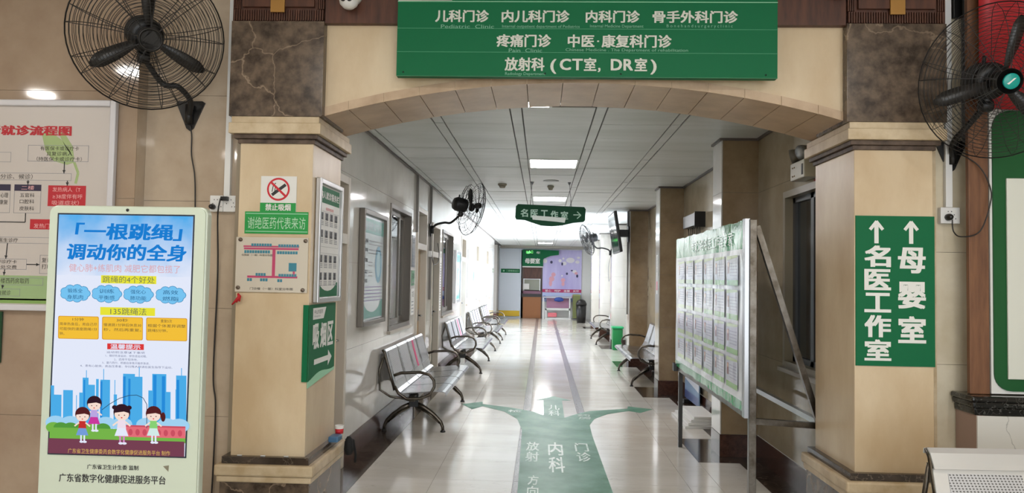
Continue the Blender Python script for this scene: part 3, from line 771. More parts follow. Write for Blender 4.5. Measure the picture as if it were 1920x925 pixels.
# red ribbon
b = MB(); rb = mat('red_ribbon', (190, 24, 36), .6)
for k in range(6):
    a0 = random.uniform(-.5, .9); b.tube([(0, -.01, 0), (.012 * cos(a0), -.016, -.014), (-.01 + .022 * sin(k), -.012, -.03 - .006 * k)], [.006, .009, .004], rb, 6)
u, v = Ml(447, 562)
o = b.build('red_ribbon'); o.location = (u + .004, 4.193, v); tag(o, 'small bunch of red ribbon under lower left corner of the floor plan', 'ribbon')

# side of the left pillar: framed poster, face x=-1.29, looking +x  (rz=90: local x -> world y)
t = thing('framed_notice', 'narrow silver framed list with portraits on side of left pillar', 'notice board', (-1.288, 4.26, 0), 90)
z0, z1, L = 1.345, 2.058, .50
b = MB(); e = .03
for (p, q, c, d) in ((0, e, z0, z1), (L - e, L, z0, z1), (e, L - e, z0, z0 + e), (e, L - e, z1 - e, z1)): b.box(p, q, -.03, 0, c, d, alu)
b.build('frame', t, .004)
MB().box(e, L - e, -.012, -.001, z0 + e, z1 - e, paper).build('backing', t)
a = Art(lambda x, y: (x, z1 - .01 - y * .73), -.0125); H = .955
a.rect(e + .01, .04, L - e - .01, .17, signg); a.rect(e + .01, H - .15, L - e - .01, H - .035, signg); a.layer(); a.ell(L / 2, H - .2, (L - .09) / 2, .12, paper); a.layer()
a.text('病人就诊服务栏', .05, .075, L - .05, .135, paper, .02)
a.text('服务指南', .17, .2, .33, .225, red)
for r_ in range(4):
    for c_ in range(4):
        x = .055 + c_ * .1; y = .245 + r_ * .14 + (.06 if r_ > 1 else 0)
        a.rect(x, y, x + .07, y + .06, inkg); a.layer(); a.ell(x + .035, y + .022, .016, .02, ink); a.rect(x + .015, y + .04, x + .055, y + .06, ink); a.bars(x, y + .07, x + .07, y + .11, 3, inkg); a.y += a.step
a.frame(.045, .235, L - .045, .52, .002, inkg); a.frame(.045, .57, L - .045, .86 - .03, .002, inkg)
a.build('print', t, flat=True)
# smoking area sign, wraps the corner
t = thing('smoking_area_sign', 'green smoking-area sign with white arrow wrapping the corner of left pillar', 'sign', (-1.286, 4.194, 0), 90)
zt, zb, L = 1.335, .90, .53
wav = [(0, zb + .03)] + [(L * k / 10, zb + .02 - .022 * cos(k / 10 * pi) + .0) for k in range(11)]
sh = MB(); pts = [(0, zt), (0, zb + .01)] + [(L * k / 10, zb + .02 + .03 * k / 10 + .012 * sin(k / 10 * 2 * pi - 1)) for k in range(1, 11)] + [(L, zt)]
sh.prism(pts, -.004, 0, signg, 'Y'); sh.build('panel', t)
sh = MB(); low = [(p[0], p[1]) for p in pts[1:-1]]
sh.prism(low + [(L, low[-1][1] - .02), (L * .5, low[5][1] - .045), (0, low[0][1] - .035)], -.0035, 0, signl, 'Y'); sh.build('pale_edge', t)
MB().box(-.004, 0, .002, .032, zb + .01, zt, signg).build('front_flap', t)
a = Art(lambda x, y: (x, zt - y), -.005)
a.poly([(.06, .02), (.32, .02), (.27, .085), (.06, .085)], paper); a.layer(); a.text('中山市医院', .085, .03, .25, .055, ink); a.text('Hospital', .085, .062, .2, .074, inkg)
for i, ch in enumerate('吸烟区'): c_ = Art(a.M, -.005); c_.text(ch, .065 + i * .147, .11, .19 + i * .147, .255, signw, .04); c_.build('character', t, flat=True)
a.rect(.1, .312, .4, .342, signw); a.layer(); a.poly([(.38, .28), (.46, .327), (.38, .374)], signw)
a.build('lettering', t, flat=True)

# bits left on the pillar ledge
t = thing('paper_cup', 'white paper cup with red print on ledge behind left pillar', 'cup', (-1.232, 4.70, .5))
MB().lathe([(.02, 0), (.027, .08), (.024, .08), (.018, .005), (0, .005)], paper).build('cup_body', t); MB().lathe([(.0236, .03), (.0256, .06)], red).build('print_band', t)
o = MB().box(-.03, .03, -.05, .05, 0, .035, mat('blue_packet', (64, 104, 140), .4)).build('tissue_packet', bev=.008); o.location = (-1.235, 4.62, .5); tag(o, 'small blue packet on ledge beside the paper cup', 'packet')
b = MB(); b.lathe([(.02, -.05), (.03, -.02), (.026, .03), (.012, .06), (0, .062)], mat('black_cloth', (14, 14, 16), .8), (0, 0, 0)); b.tube([(0, 0, .05), (.02, .03, .03), (.035, .04, -.06), (.03, .05, -.11)], .008, mat('black_cloth', (14, 14, 16), .8))
o = b.build('black_bag'); o.location = (-1.185, 4.76, .44); tag(o, 'small black bag hanging off the pillar ledge', 'bag')
b = MB()
for k in range(3): b.tube([(-1.66 + k * .13, 4.183, .5035), (-1.635 + k * .13, 4.186, .5035)], .0035, paper, 6)
tag(b.build('cigarette_end'), 'white cigarette ends lying on the front ledge of left pillar', 'cigarette end', None, 'stuff')

# ------------------------------------------------------------------ kiosk
KX0, KX1, KZ1, KY = -1.926, -1.297, 1.757, 2.9
t = thing('advertising_kiosk', 'pale free-standing advertising kiosk with bright portrait screen', 'kiosk', ((KX0 + KX1) / 2, KY, 0))
hw_ = (KX1 - KX0) / 2
def rrect(x0, x1, z0, z1, r, n=5):
    p = []
    for cx, cz, a in ((x1 - r, z0 + r, -90), (x1 - r, z1 - r, 0), (x0 + r, z1 - r, 90), (x0 + r, z0 + r, 180)):
        p += [(cx + r * cos(radians(a + 90 * k / n)), cz + r * sin(radians(a + 90 * k / n))) for k in range(n + 1)]
    return p
kb = mat('kiosk_shell', (184, 192, 176), .25)
MB().prism(rrect(-hw_, hw_, .03, KZ1, .03), .0, .04, kb, 'Y').build('housing', t, .006)
MB().prism(rrect(-hw_ + .006, hw_ - .006, .04, KZ1 - .006, .026), -.006, 0, mat('kiosk_face', (190, 200, 184), .1), 'Y').build('front_glass', t)
MB().box(-hw_ - .05, hw_ + .05, -.12, .2, 0, .03, kb).build('base', t, .006)
MB().lathe([(.006, 0), (.006, -.002), (0, -.002)], black, (.0, -.006, 1.741), (0, 1, 0), 16).build('camera_lens', t)
sx0, sx1, sz0, sz1 = -1.883 - (KX0 + KX1) / 2, -1.351 - (KX0 + KX1) / 2, .80, 1.72
def em(n, c, s=.95): return mat('screen_' + n, c, .5, emit=s, spec=0.0) if ('screen_' + n) in MATS else _em(n, c, s)
def _em(n, c, s):
    m = mat('screen_' + n, c, .5, spec=0.0, emit=s); m.node_tree.nodes['Principled BSDF'].inputs['Base Color'].default_value = (0, 0, 0, 1); return m
scr = MB().box(sx0, sx1, -.0068, -.006, sz0, sz1, em('white', (232, 238, 255))).build('screen', t)
b = MB()
for (p, q, c, d) in ((sx0 - .006, sx0, sz0 - .006, sz1 + .006), (sx1, sx1 + .006, sz0 - .006, sz1 + .006), (sx0, sx1, sz0 - .006, sz0), (sx0, sx1, sz1, sz1 + .006)): b.box(p, q, -.0066, -.006, c, d, mat('screen_edge', (40, 50, 66), .3))
b.build('screen_border', t)
def Mk(x, y):
    v = (y - 405) / 449.0; xx = (x - (113 - 14 * v)) / 251.0
    return (sx0 + (sx1 - sx0) * xx, sz1 - (sz1 - sz0) * v)
a = Art(Mk, -.0072, .0003)
# sky gradient of the displayed picture
gm = bpy.data.materials.new('screen_sky'); gm.use_nodes = True; nt = gm.node_tree; pb = nt.nodes['Principled BSDF']
tc = nt.nodes.new('ShaderNodeTexCoord'); sp = nt.nodes.new('ShaderNodeSeparateXYZ'); nz = nt.nodes.new('ShaderNodeTexNoise'); nz.inputs['Scale'].default_value = 7; nz.inputs['Detail'].default_value = 4
ad = nt.nodes.new('ShaderNodeMath'); ad.operation = 'MULTIPLY_ADD'; ad.inputs[1].default_value = .3; mr = nt.nodes.new('ShaderNodeMapRange'); mr.inputs[1].default_value = 1.50; mr.inputs[2].default_value = 1.92
rp = nt.nodes.new('ShaderNodeValToRGB'); rp.color_ramp.elements[0].color = rgb(232, 238, 255); rp.color_ramp.elements[1].color = rgb(86, 176, 240); rp.color_ramp.elements[0].position = .25; rp.color_ramp.elements[1].position = .95
nt.links.new(tc.outputs['Object'], sp.inputs[0]); nt.links.new(tc.outputs['Object'], nz.inputs['Vector']); nt.links.new(nz.outputs['Fac'], ad.inputs[0]); nt.links.new(sp.outputs['Z'], ad.inputs[2]); nt.links.new(ad.outputs[0], mr.inputs[0]); nt.links.new(mr.outputs[0], rp.inputs[0])
nt.links.new(rp.outputs[0], pb.inputs['Emission Color']); pb.inputs['Emission Strength'].default_value = .95; pb.inputs['Base Color'].default_value = (0, 0, 0, 1); pb.inputs['Specular IOR Level'].default_value = 0
a.poly([(113, 405), (364, 405), (360, 520), (109.4, 520)], gm); a.layer()
blue = em('blue', (28, 128, 214)); a.text('「一根跳绳」', 142, 420, 342, 452, blue, .035, 3, .12); a.text('调动你的全身', 126, 459, 350, 491, blue, .035, 3, .12)
a.text('健心肺+练肌肉 减肥它都包揽了', 133, 498, 340, 513, em('salmon', (226, 170, 176)))
ye = em('yellow', (236, 232, 60)); gy = em('olive', (110, 120, 90)); dk = em('ink', (96, 84, 60))
a.rect(193, 519, 296, 534, ye); a.rect(192, 579, 294, 594, ye); a.layer(); a.text('跳绳的4个好处', 196, 520, 293, 533, gy); a.text('135跳绳法', 211, 580, 278, 593, gy); a.y += a.step
cl = em('cloud_blue', (122, 200, 246)); ce_ = em('cloud_edge', (60, 140, 190)); tb = em('text_blue', (40, 96, 140))
for cx, l1, l2 in ((145, '锻炼全', '身肌肉'), (204, '训练', '平衡感'), (263, '强化心', '肺功能'), (323, '高效', '燃脂')):
    for mm, gr in ((ce_, 1.0), (cl, 0)):
        for k in range(9): a.ell(cx + 20 * cos(k * .7), 554 + 10 * sin(k * .7), 8 + gr, 6.5 + gr, mm, 12); a.y -= .00002
        a.ell(cx, 554, 22 + gr, 12 + gr, mm); a.layer()
    a.text(l1, cx - 14, 545, cx + 14, 553, tb); a.text(l2, cx - 15, 557, cx + 15, 565, tb); a.y += a.step * 2
am = em('amber', (248, 196, 60)); ae = em('amber_edge', (214, 150, 50))
for k, (h, body) in enumerate((('1分钟', '简单热身后，用自己尽\n可能快的速度跳绳1分\n钟。'), ('30秒', '慢速跳1分钟后休息30\n秒，然后再重复。'), ('重复5次', '根据个体差异调整\n跳绳5分钟。'))):
    x = 114 + k * 82; a.round(x, 597, x + 76, 640, 3, ae); a.layer(); a.round(x + 1.2, 598, x + 75, 639, 3, am); a.layer()
    a.text(h, x + 27, 600, x + 48, 606, dk); a.text(body.split('\n')[0], x + 3, 609, x + 73, 615, dk); a.text(body.split('\n')[1], x + 3, 618, x + (73 if k != 2 else 40), 624, dk)
    if k == 0: a.text('钟。', x + 3, 627, x + 12, 633, dk)
    a.y += a.step * 2
a.rect(206, 647, 274, 658, em('red', (224, 60, 60))); a.layer(); a.text('温馨提示', 212, 648, 268, 657, em('white', (0, 0, 0)), .02)
for i, (s_, p, q) in enumerate((('运动前注意以下事项', 205, 276), ('1、做好热身运动，穿合适运动鞋。', 203, 280), ('2、选择平坦场地。', 219, 263), ('3、量力而行，根据自身情况循序渐进。', 197, 285), ('4、患有心脏病、高血压患者，孕妇等人群请在医生指导下运动。', 156, 327))): a.text(s_, p, 661 + i * 6.6, q, 665.5 + i * 6.6, em('grey_ink', (110, 116, 150)), 0, 1)
# skyline
sk = em('skyline', (78, 176, 236)); sk2 = em('skyline_dark', (40, 142, 222)); sk3 = em('skyline_pale', (164, 214, 246))
for p, q, y in ((102, 108, 728), (108, 122, 745), (125, 143, 736), (155, 163, 740), (161, 172, 712), (172, 184, 725), (186, 191, 714), (194, 212, 715), (219, 225, 742), (236, 258, 703), (256, 272, 708), (283, 294, 733), (290, 316, 702), (314, 324, 735), (333, 341, 730), (334, 353, 704)):
    a.rect(p, y, q, 800, sk); a.y -= .00002
for x, y in ((168, 698), (200, 695), (221, 715), (150, 745), (266, 690), (344, 690)): a.rect(x - .7, y, x + .7, y + 30, sk); a.y -= .00002
a.layer()
for p, q, y in ((292, 298, 704), (308, 314, 706), (194, 198, 718), (236, 241, 708), (246, 250, 712), (335, 340, 712), (163, 166, 716)): a.rect(p, y, q, 800, sk2)
a.layer()
for x in (112, 140, 205, 235, 280, 318, 340): a.ell(x, 797, 19, 13, sk3); a.y -= .00002
a.layer()
gn = em('green', (120, 184, 76)); gn2 = em('green_dark', (86, 156, 64)); pl = em('plum', (120, 66, 84)); wl_ = em('pink_wall', (232, 112, 124)); wl2 = em('pink_wall_dark', (206, 82, 100))
for x in (108, 122, 140, 160, 180, 200): a.ell(x, 806, 14, 10, gn2 if x % 3 else gn); a.y -= .00002
a.rect(101, 806, 352, 829, gn); a.layer(); a.rect(228, 798, 352, 820, wl_); a.layer()
for k in range(9): a.ell(238 + k * 13, 811, 4, 6, wl2)
a.rect(228, 798, 352, 801, wl2); a.layer(); a.poly([(99.4, 826), (350.4, 826), (350, 854), (99, 854)], pl); a.layer()
# children with a skipping rope
def kid(cx, top, s, hair, skin, shirt, low, legs, pony=None, bun=False):
    """cartoon child: head ellipse, hair cap, body, skirt, legs; top = head top, s = head half-width in picture px"""
    hy = top + s * 1.0
    a.ell(cx, hy - s * .1, s * 1.16, s * 1.14, hair); a.layer()
    if pony: a.ell(cx + pony * s * 1.4, hy + s * .35, s * .35, s * .7, hair)
    if bun: a.ell(cx - s, hy - s * .75, s * .35, s * .3, hair); a.ell(cx + s, hy - s * .75, s * .35, s * .3, hair)
    a.layer(); a.ell(cx, hy + s * .22, s, s * .82, skin); a.layer(); a.poly([(cx - s * 1.02, hy), (cx - s * .9, hy - s * .7), (cx + s * .9, hy - s * .7), (cx + s * 1.02, hy), (cx + s * .3, hy - s * .2)], hair); a.layer()
    a.ell(cx - s * .38, hy + s * .3, s * .1, s * .07, em('brown', (90, 50, 44))); a.ell(cx + s * .38, hy + s * .3, s * .1, s * .07, em('brown', (0, 0, 0))); a.ell(cx, hy + s * .65, s * .12, s * .08, em('red', (0, 0, 0)))
    by = hy + s * .95; a.poly([(cx - s * .5, by), (cx + s * .5, by), (cx + s * .62, by + s * 1.2), (cx - s * .62, by + s * 1.2)], shirt); a.layer()
    a.poly([(cx - s * .55, by + s * 1.1), (cx + s * .55, by + s * 1.1), (cx + s * .95, by + s * 2.2), (cx - s * .95, by + s * 2.2)], low)
    for d in (-.3, .2): a.rect(cx + d * s, by + s * 2.15, cx + d * s + s * .25, by + s * 3.1, legs); a.ell(cx + d * s + s * .2, by + s * 3.2, s * .32, s * .17, em('white', (0, 0, 0)))
    a.line([(cx - s * .5, by + s * .25), (cx - s * 1.2, by + s * .8)], s * .22, skin); a.line([(cx + s * .5, by + s * .25), (cx + s * 1.2, by + s * .8)], s * .22, skin); a.layer()
brn = em('hair_brown', (86, 34, 36)); blk = em('hair_black', (52, 28, 40)); skn = em('skin', (252, 226, 212)); wht = em('white', (0, 0, 0))
a.line([(198, 771), (212, 760), (230, 749), (248, 743), (262, 742), (274, 747), (281, 759), (281, 780), (281, 803)], 1.2, em('rope', (50, 80, 110))); a.layer()
kid(184, 748, 12, blk, skn, em('lilac', (190, 170, 230)), em('magenta_skirt', (206, 60, 160)), wht)
kid(163, 769, 12, brn, skn, em('red_shirt', (200, 50, 50)), em('blue_shorts', (120, 160, 220)), wht)
kid(236, 762, 13.5, blk, skn, em('pinkish_top', (242, 226, 240)), wht, em('mauve_legs', (216, 140, 196)), None, True)
kid(295, 764, 12.5, brn, skn, em('green_shirt', (140, 214, 120)), em('mint_skirt', (214, 240, 236)), wht, 1)
a.text('广东省卫生健康委员会数字化健康促进服务平台 制作', 138, 843, 326, 852, em('gold_ink', (222, 184, 96)), .0, 1)
a.build('screen_picture', t, flat=True)
a = Art(Mk, -.0066); a.text('广东省卫生计生委 监制', 170, 873, 265, 882, ink, .02); a.text('广东省数字化健康促进服务平台', 118, 891, 315, 907, ink, .02); a.poly([(310, 873), (321, 871), (320, 883)], mat('sticker_scrap', (120, 116, 96), .6))
a.build('caption', t, flat=True)

# ------------------------------------------------------------------ flow-chart board on hall wall
t = thing('flow_chart_board', 'large white framed registration flow chart on hall wall, red title', 'notice board', (0, 4.245, 0))
Mf = lambda x, y: (-3.115 + x * .003155, 2.478 + (188 - y) * .003045)
FX0 = Mf(-260, 0)[0]; x1, z1 = Mf(215, 188); _, z0 = Mf(0, 584); e = .035
b = MB()
for (p, q, c, d) in ((FX0, FX0 + e, z0, z1), (x1 - e, x1, z0, z1), (FX0 + e, x1 - e, z0, z0 + e), (FX0 + e, x1 - e, z1 - e, z1)): b.box(p, q, -.035, 0, c, d, mat('white_frame', (206, 204, 208), .3))
b.build('frame', t, .006)
MB().box(FX0 + e, x1 - e, -.012, -.002, z0 + e, z1 - e, mat('board_paper', (196, 188, 182), .3)).build('backing', t)
a = Art(Mf, -.0125); lg = mat('leaf_green', (160, 180, 124), .5); lg2 = mat('leaf_green_deep', (130, 164, 90), .5); bd = mat('board_paper', (0, 0, 0)); rd2 = mat('flow_red', (184, 36, 48), .5); navy = mat('navy', (46, 40, 66), .5)
a.poly([(75, 250), (90, 246), (112, 262), (130, 285), (138, 305), (125, 310), (100, 303), (84, 285)], lg); a.poly([(104, 246), (118, 250), (134, 275), (138, 300), (120, 275)], lg)
a.line([(138, 305), (146, 325), (142, 345)], 5, lg); a.rect(-240, 519, 205, 565, mat('pale_leaf', (150, 176, 126), .5)); a.rect(-240, 562, 205, 571, lg2); a.layer()
a.text('患者就诊流程图', -54, 236, 131, 255, rd2, .045)
def fbox(x0, y0, x1, y1, fill=None, edge=inkg):
    if fill: a.rect(x0, y0, x1, y1, fill)
    else: a.frame(x0, y0, x1, y1, .8, edge)
fbox(51, 273, 164, 304); fbox(-100, 287, 20, 306); fbox(-140, 326, 134, 340); fbox(-6, 348, 22, 402); fbox(29, 348, 79, 402); fbox(-120, 447, 110, 459); fbox(-150, 488, 58, 508); fbox(82, 480, 140, 515); fbox(-200, 523, 90, 537); fbox(-140, 544, 48, 558)
a.layer(); fbox(-6, 348, 22, 360, navy); fbox(29, 348, 79, 360, navy); fbox(92, 349, 162, 388, rd2); fbox(61, 413, 110, 432, rd2); a.layer()
for pts in ([(120, 304), (120, 326)], [(54, 340), (54, 348)], [(127, 340), (127, 349)], [(52, 402), (52, 419), (-60, 419)], [(21, 459), (19, 488)], [(58, 498), (82, 498)], [(18, 508), (17, 519)], [(16, 537), (15, 544)]):
    a.line(pts, 1.8, ink)
    (xa, ya), (xb, yb) = pts[-2:]; d = math.hypot(xb - xa, yb - ya); ux, uy = (xb - xa) / d, (yb - ya) / d; a.layer()
    a.poly([(xb, yb), (xb - ux * 6 - uy * 3, yb - uy * 6 + ux * 3), (xb - ux * 6 + uy * 3, yb - uy * 6 - ux * 3)], ink); a.y += a.step
dk2 = mat('flow_ink', (70, 66, 62), .6)
for s_, x0, y0, x1_, y1 in (('有医保卡或诊疗卡', 74, 275, 146, 283), ('且复诊病人', 86, 285, 134, 293), ('（持医保卡或诊疗卡）', 68, 295, 152, 303), ('（分诊、候诊）', -2, 328, 62, 338), ('五官科', 40, 364, 67, 372), ('口腔科', 40, 376, 67, 384), ('皮肤科', 40, 389, 67, 397), ('心理', 4, 364, 18, 373), ('康复', 2, 377, 18, 386),
                            ('医生诊疗', 4, 449, 40, 457), ('打印诊疗卡', -10, 490, 40, 497), ('交费处交费', -10, 500, 40, 507), ('到一楼西药房取药', -6, 524, 64, 534), ('检查就诊', -2, 547, 31, 556), ('复诊', 86, 485, 104, 494), ('打印', 86, 497, 104, 506)): a.text(s_, x0, y0, x1_, y1, dk2, 0, 2)
pw = mat('pale_pink', (226, 170, 170), .5)
for s_, x0, y0, x1_, y1 in (('发热病人（T', 100, 352, 152, 361), ('≥38度伴有呼', 101, 365, 156, 374), ('吸道症状）', 100, 377, 150, 386), ('发热门诊', 68, 421, 108, 430), ('二楼', 42, 350, 66, 358)): a.text(s_, x0, y0, x1_, y1, pw, 0, 2)
a.build('print', t, flat=True)
t = thing('queue_sign', 'small white sign with dark green border below flow chart board', 'sign', (0, 4.245, 0))
x1, z1 = Mf(16, 587); _, z0 = Mf(0, 682); x0 = x1 - .6
MB().box(x0, x1, -.012, 0, z0, z1, signd).build('backing', t)
a = Art(lambda x, y: (x, y), -.0125); a.rect(x0 + .022, z0 + .022, x1 - .022, z1 - .022, mat('lilac_paper', (190, 184, 190), .4)); a.layer(); a.text('请排队候诊单位', x1 - .5, z0 + .1, x1 - .035, z0 + .038, ink, .03); a.v = a.v
a.build('print', t, flat=True)

# ------------------------------------------------------------------ conduits, sockets, plugs
t = thing('wall_conduit', 'white cable conduit running down beside left pillar', 'conduit', (0, 4.35, 0))
MB().box(-1.845, -1.81, -.03, 0, 1.95, 3.4, white).build('channel', t, .003)
t = thing('wall_conduit', 'white cable conduit running down beside right pillar', 'conduit', (0, 4.32, 0))
MB().box(2.225, 2.262, -.03, 0, 1.938, 3.4, white).build('channel', t, .003)
def socket(t, x, z, w_=.082, h=.082, plug=True, px=-.2):
    p = MB(); p.box(x - w_ / 2, x + w_ / 2, -.035, 0, z - h / 2, z + h / 2, white); fp = p.build('face_plate', t, .004)
    s_ = MB()
    for dx, dz in ((-.012, .022), (.006, .022), (.02, .004), (.012, -.018), (.028, -.018), (-.02, -.0)): s_.box(x + dx - .002, x + dx + .002, -.0358, -.035, z + dz - .003, z + dz + .003, black)
    s_.build('socket_hole', fp)
    s_ = MB().box(x + .012, x + .03, -.037, -.035, z + .012, z + .032, paper); s_.build('rocker_switch', fp)
t = thing('wall_socket', 'pair of white wall sockets behind top of the kiosk', 'socket', (0, 4.35, 0))
socket(t, -1.883, 1.905, .078, .094); socket(t, -1.803, 1.905, .08, .094)
def plug(name, label, x, y, z, r=.02):
    b = MB(); b.lathe([(r, 0), (r, .018), (r * .7, .034), (.008, .04)], black, (0, 0, 0), (0, -1, 0), 16); o = b.build(name); o.location = (x, y, z); return tag(o, label, 'plug')
plug('plug', 'black plug in left one of the paired sockets', -1.9, 4.312, 1.885, .016)
o = MB().box(-.02, .02, -.03, 0, -.012, .012, black).build('flat_plug', bev=.003); o.location = (-1.828, 4.313, 1.932); tag(o, 'flat black plug in right one of the paired sockets', 'plug')
def cable(name, label, pts, r, m=wire):
    # smooth through points (Catmull-Rom)
    P = [Vector(p) for p in pts]; Q = []
    for i in range(len(P) - 1):
        p0, p1, p2, p3 = P[max(i - 1, 0)], P[i], P[i + 1], P[min(i + 2, len(P) - 1)]
        for k in range(8):
            t_ = k / 8; Q.append(.5 * ((2 * p1) + (p2 - p0) * t_ + (2 * p0 - 5 * p1 + 4 * p2 - p3) * t_ ** 2 + (3 * p1 - p0 - 3 * p2 + p3) * t_ ** 3))
    Q.append(P[-1]); o = MB().tube(Q, r, m, 8).build(name); return tag(o, label, 'cable')
cable('fan_cable', 'dark cable hanging from left fan bracket down behind the kiosk', [(-2.06, 4.33, 2.36), (-2.053, 4.34, 2.3), (-2.05, 4.34, 2.19), (-2.027, 4.34, 2.067), (-2.018, 4.34, 1.896), (-2.01, 4.34, 1.6)], .004)
cable('socket_cable', 'dark cable hanging from the right paired socket to the floor', [(-1.842, 4.275, 1.93), (-1.85, 4.27, 1.87), (-1.869, 4.31, 1.8), (-1.871, 4.34, 1.48), (-1.877, 4.34, .93), (-1.858, 4.34, .747), (-1.859, 4.34, .414), (-1.87, 4.34, .02)], .0045)
t = thing('wall_socket', 'single white wall socket right of right pillar, black plug', 'socket', (0, 4.32, 0))
socket(t, 2.246, 1.892, .105, .09)
plug('plug', 'black plug in single socket right of right pillar', 2.232, 4.284, 1.882, .019)
cable('fan_cable', 'thin black cable looping from right fan bracket to socket', [(2.272, 4.29, 2.235), (2.272, 4.2, 2.21), (2.33, 4.16, 2.15), (2.375, 4.15, 2.06), (2.375, 4.13, 1.96), (2.33, 4.15, 1.80), (2.26, 4.2, 1.77), (2.236, 4.235, 1.80), (2.232, 4.24, 1.865)], .0035)

# ------------------------------------------------------------------ fans
def fan(label, loc, head, face, R=.37, pts_arm=None, bracket='tri', badge=None, ang0=90, out=(0, -1, 0), rings=20, wr=.0014, group='wall fans', clampcol=None, bp=.5):
    """loc: bracket on wall; head: centre of the cage relative to loc; face: direction it blows"""
    t = thing('wall_fan', label, 'fan', loc, 0, group)
    f = Vector(face).normalized(); hd = Vector(head)
    zz = Vector((0, 0, 1)); u = zz.cross(f).normalized() * 1; v = f.cross(u)
    M = Matrix(((u.x, v.x, f.x, hd.x), (u.y, v.y, f.y, hd.y), (u.z, v.z, f.z, hd.z), (0, 0, 0, 1)))   # local z = blowing direction
    D = R * .30
    def guard(sgn, nr):
        b = MB()
        for i in range(nr):
            q = .16 + .84 * i / (nr - 1); r = R * q; z = sgn * D * math.sqrt(max(0, 1 - q ** 2.6)) * .85
            b.tube([(r * cos(2 * pi * k / 48), r * sin(2 * pi * k / 48), z) for k in range(48)], wr * (1 if i < nr - 1 else 2.4), wire, 4, closed=True)
        for k in range(9):
            for d in (-.05, .05):
                pts = []
                for i in range(9):
                    q = .16 + .84 * i / 8; z = sgn * D * math.sqrt(max(0, 1 - q ** 2.6)) * .85 + sgn * .002
                    dd = d * min(1, (1 - q) * 6 + .2) + (0 if q < .8 else 0)
                    an = 2 * pi * (k + .3) / 9 + (.35 * d / .05) * .35 * q
                    pts.append((R * q * cos(an), R * q * sin(an), z))
                b.tube(pts, wr * 1.25, wire, 4, caps=False)
        return b.xf(M)
    guard(1, rings).build('front_guard', t); guard(-1, max(8, rings - 6)).build('rear_guard', t)
    MB().lathe([(R * (.16 if badge else .15), D * .84), (R * (.16 if badge else .15), D * .87), (R * (.16 if badge else .135), D * .87), (R * (.16 if badge else .135), D * .84), (0 if badge else R * .12, D * .84)], wire if not badge else black, seg=24).xf(M).build('guard_hub', t)
    if badge: 
        bb_ = MB().lathe([(R * .10, D * .92), (R * .10, D * 1.0), (R * .09, D * 1.02), (0, D * 1.02)], badge, seg=28).xf(M).build('badge', t)
        zb_ = D * 1.03; lm = []
        b = MB(); b.add([(-.022, -.012, zb_), (-.012, -.016, zb_), (.02, .016, zb_), (.008, .014, zb_), (-.006, .0, zb_)], [(0, 1, 2, 3, 4)], signw); b.xf(M).build('badge_mark', bb_)
    for k in range(3):
        b = MB(); an = radians(ang0 + 120 * k); vs = []; n = 10
        for i in range(n + 1):
            q = i / n; r = .05 + (R * .84 - .05) * q; wdt = .015 + .026 * sin(min(1, q * 1.35) * pi * .62); wdt *= (1 if q < .85 else max(.25, 1 - (q - .85) * 5))
            tw = radians(34 - 16 * q)
            for s_ in (-1, 1):
                for h in (-.0012, .0012):
                    x, y, z = r, s_ * wdt * cos(tw) + .02 * q, s_ * wdt * sin(tw) + h
                    vs.append((x * cos(an) - y * sin(an), x * sin(an) + y * cos(an), z + .01))
        fs = []
        for i in range(n):
            a_ = i * 4; fs += [(a_, a_ + 4, a_ + 6, a_ + 2), (a_ + 1, a_ + 3, a_ + 7, a_ + 5), (a_, a_ + 1, a_ + 5, a_ + 4), (a_ + 2, a_ + 6, a_ + 7, a_ + 3)]
        fs += [(0, 2, 3, 1), (4 * n, 4 * n + 1, 4 * n + 3, 4 * n + 2)]
        b.add(vs, fs, mat('fan_blade', (34, 32, 31), .35), True); b.xf(M).build('blade', t)
    b = MB(); b.lathe([(.05, -.01), (.055, .0), (.055, .03), (.03, .05), (0, .05)], black, seg=20); b.xf(M).build('blade_hub', t)
    m_ = MB(); m_.lathe([(.05, -D * .6), (.085, -D * .62), (.09, -D * .8), (.09, -D * .8 - .13), (.075, -D * .8 - .16), (0, -D * .8 - .165)], black, seg=26)
    for k in range(9): m_.lathe([(.09, -D * .85 - k * .014), (.095, -D * .85 - k * .014 - .002), (.095, -D * .85 - k * .014 - .005), (.09, -D * .85 - k * .014 - .007)], black, seg=26)
    m_.xf(M).build('motor', t)
    b = MB(); b.tube([M @ Vector((0, .08, -D * .8 - .1)), M @ Vector((0, .13, -D * .8 - .1))], .01, black); b.build('oscillation_knob', t)
    # arm
    mt = M @ Vector((0, 0, -D * .8 - .06)); neck = mt + Vector((0, 0, -.13))
    b = MB(); b.tube([mt, mt + Vector((0, 0, -.1)), neck], [.03, .032, .028], black, 12); b.lathe([(.03, -.03), (.034, -.02), (.034, .02), (.03, .03)], black, neck, (u.x, u.y, 0), 14); b.build('swivel', t)
    P = [Vector(p) for p in (pts_arm or [])]; P = [neck] + P
    Q = []
    for i in range(len(P) - 1):
        p0, p1, p2, p3 = P[max(i - 1, 0)], P[i], P[i + 1], P[min(i + 2, len(P) - 1)]
        for k in range(6):
            t_ = k / 6; Q.append(.5 * ((2 * p1) + (p2 - p0) * t_ + (2 * p0 - 5 * p1 + 4 * p2 - p3) * t_ ** 2 + (3 * p1 - p0 - 3 * p2 + p3) * t_ ** 3))
    Q.append(P[-1]); MB().tube(Q, .016, black, 10).build('arm', t)
    o_ = Vector(out); s_ = Vector((-o_.y, o_.x, 0))   # in-wall horizontal
    if s_.length < .1: s_ = Vector((1, 0, 0))
    b = MB(); vs = []
    for h in (0, .012):
        for a_, z in ((-.085, .065), (-.07, .075), (.07, .075), (.085, .065), (.02, -.085), (0, -.1), (-.02, -.085)):
            vs.append(s_ * a_ + Vector((0, 0, z)) + o_ * h)
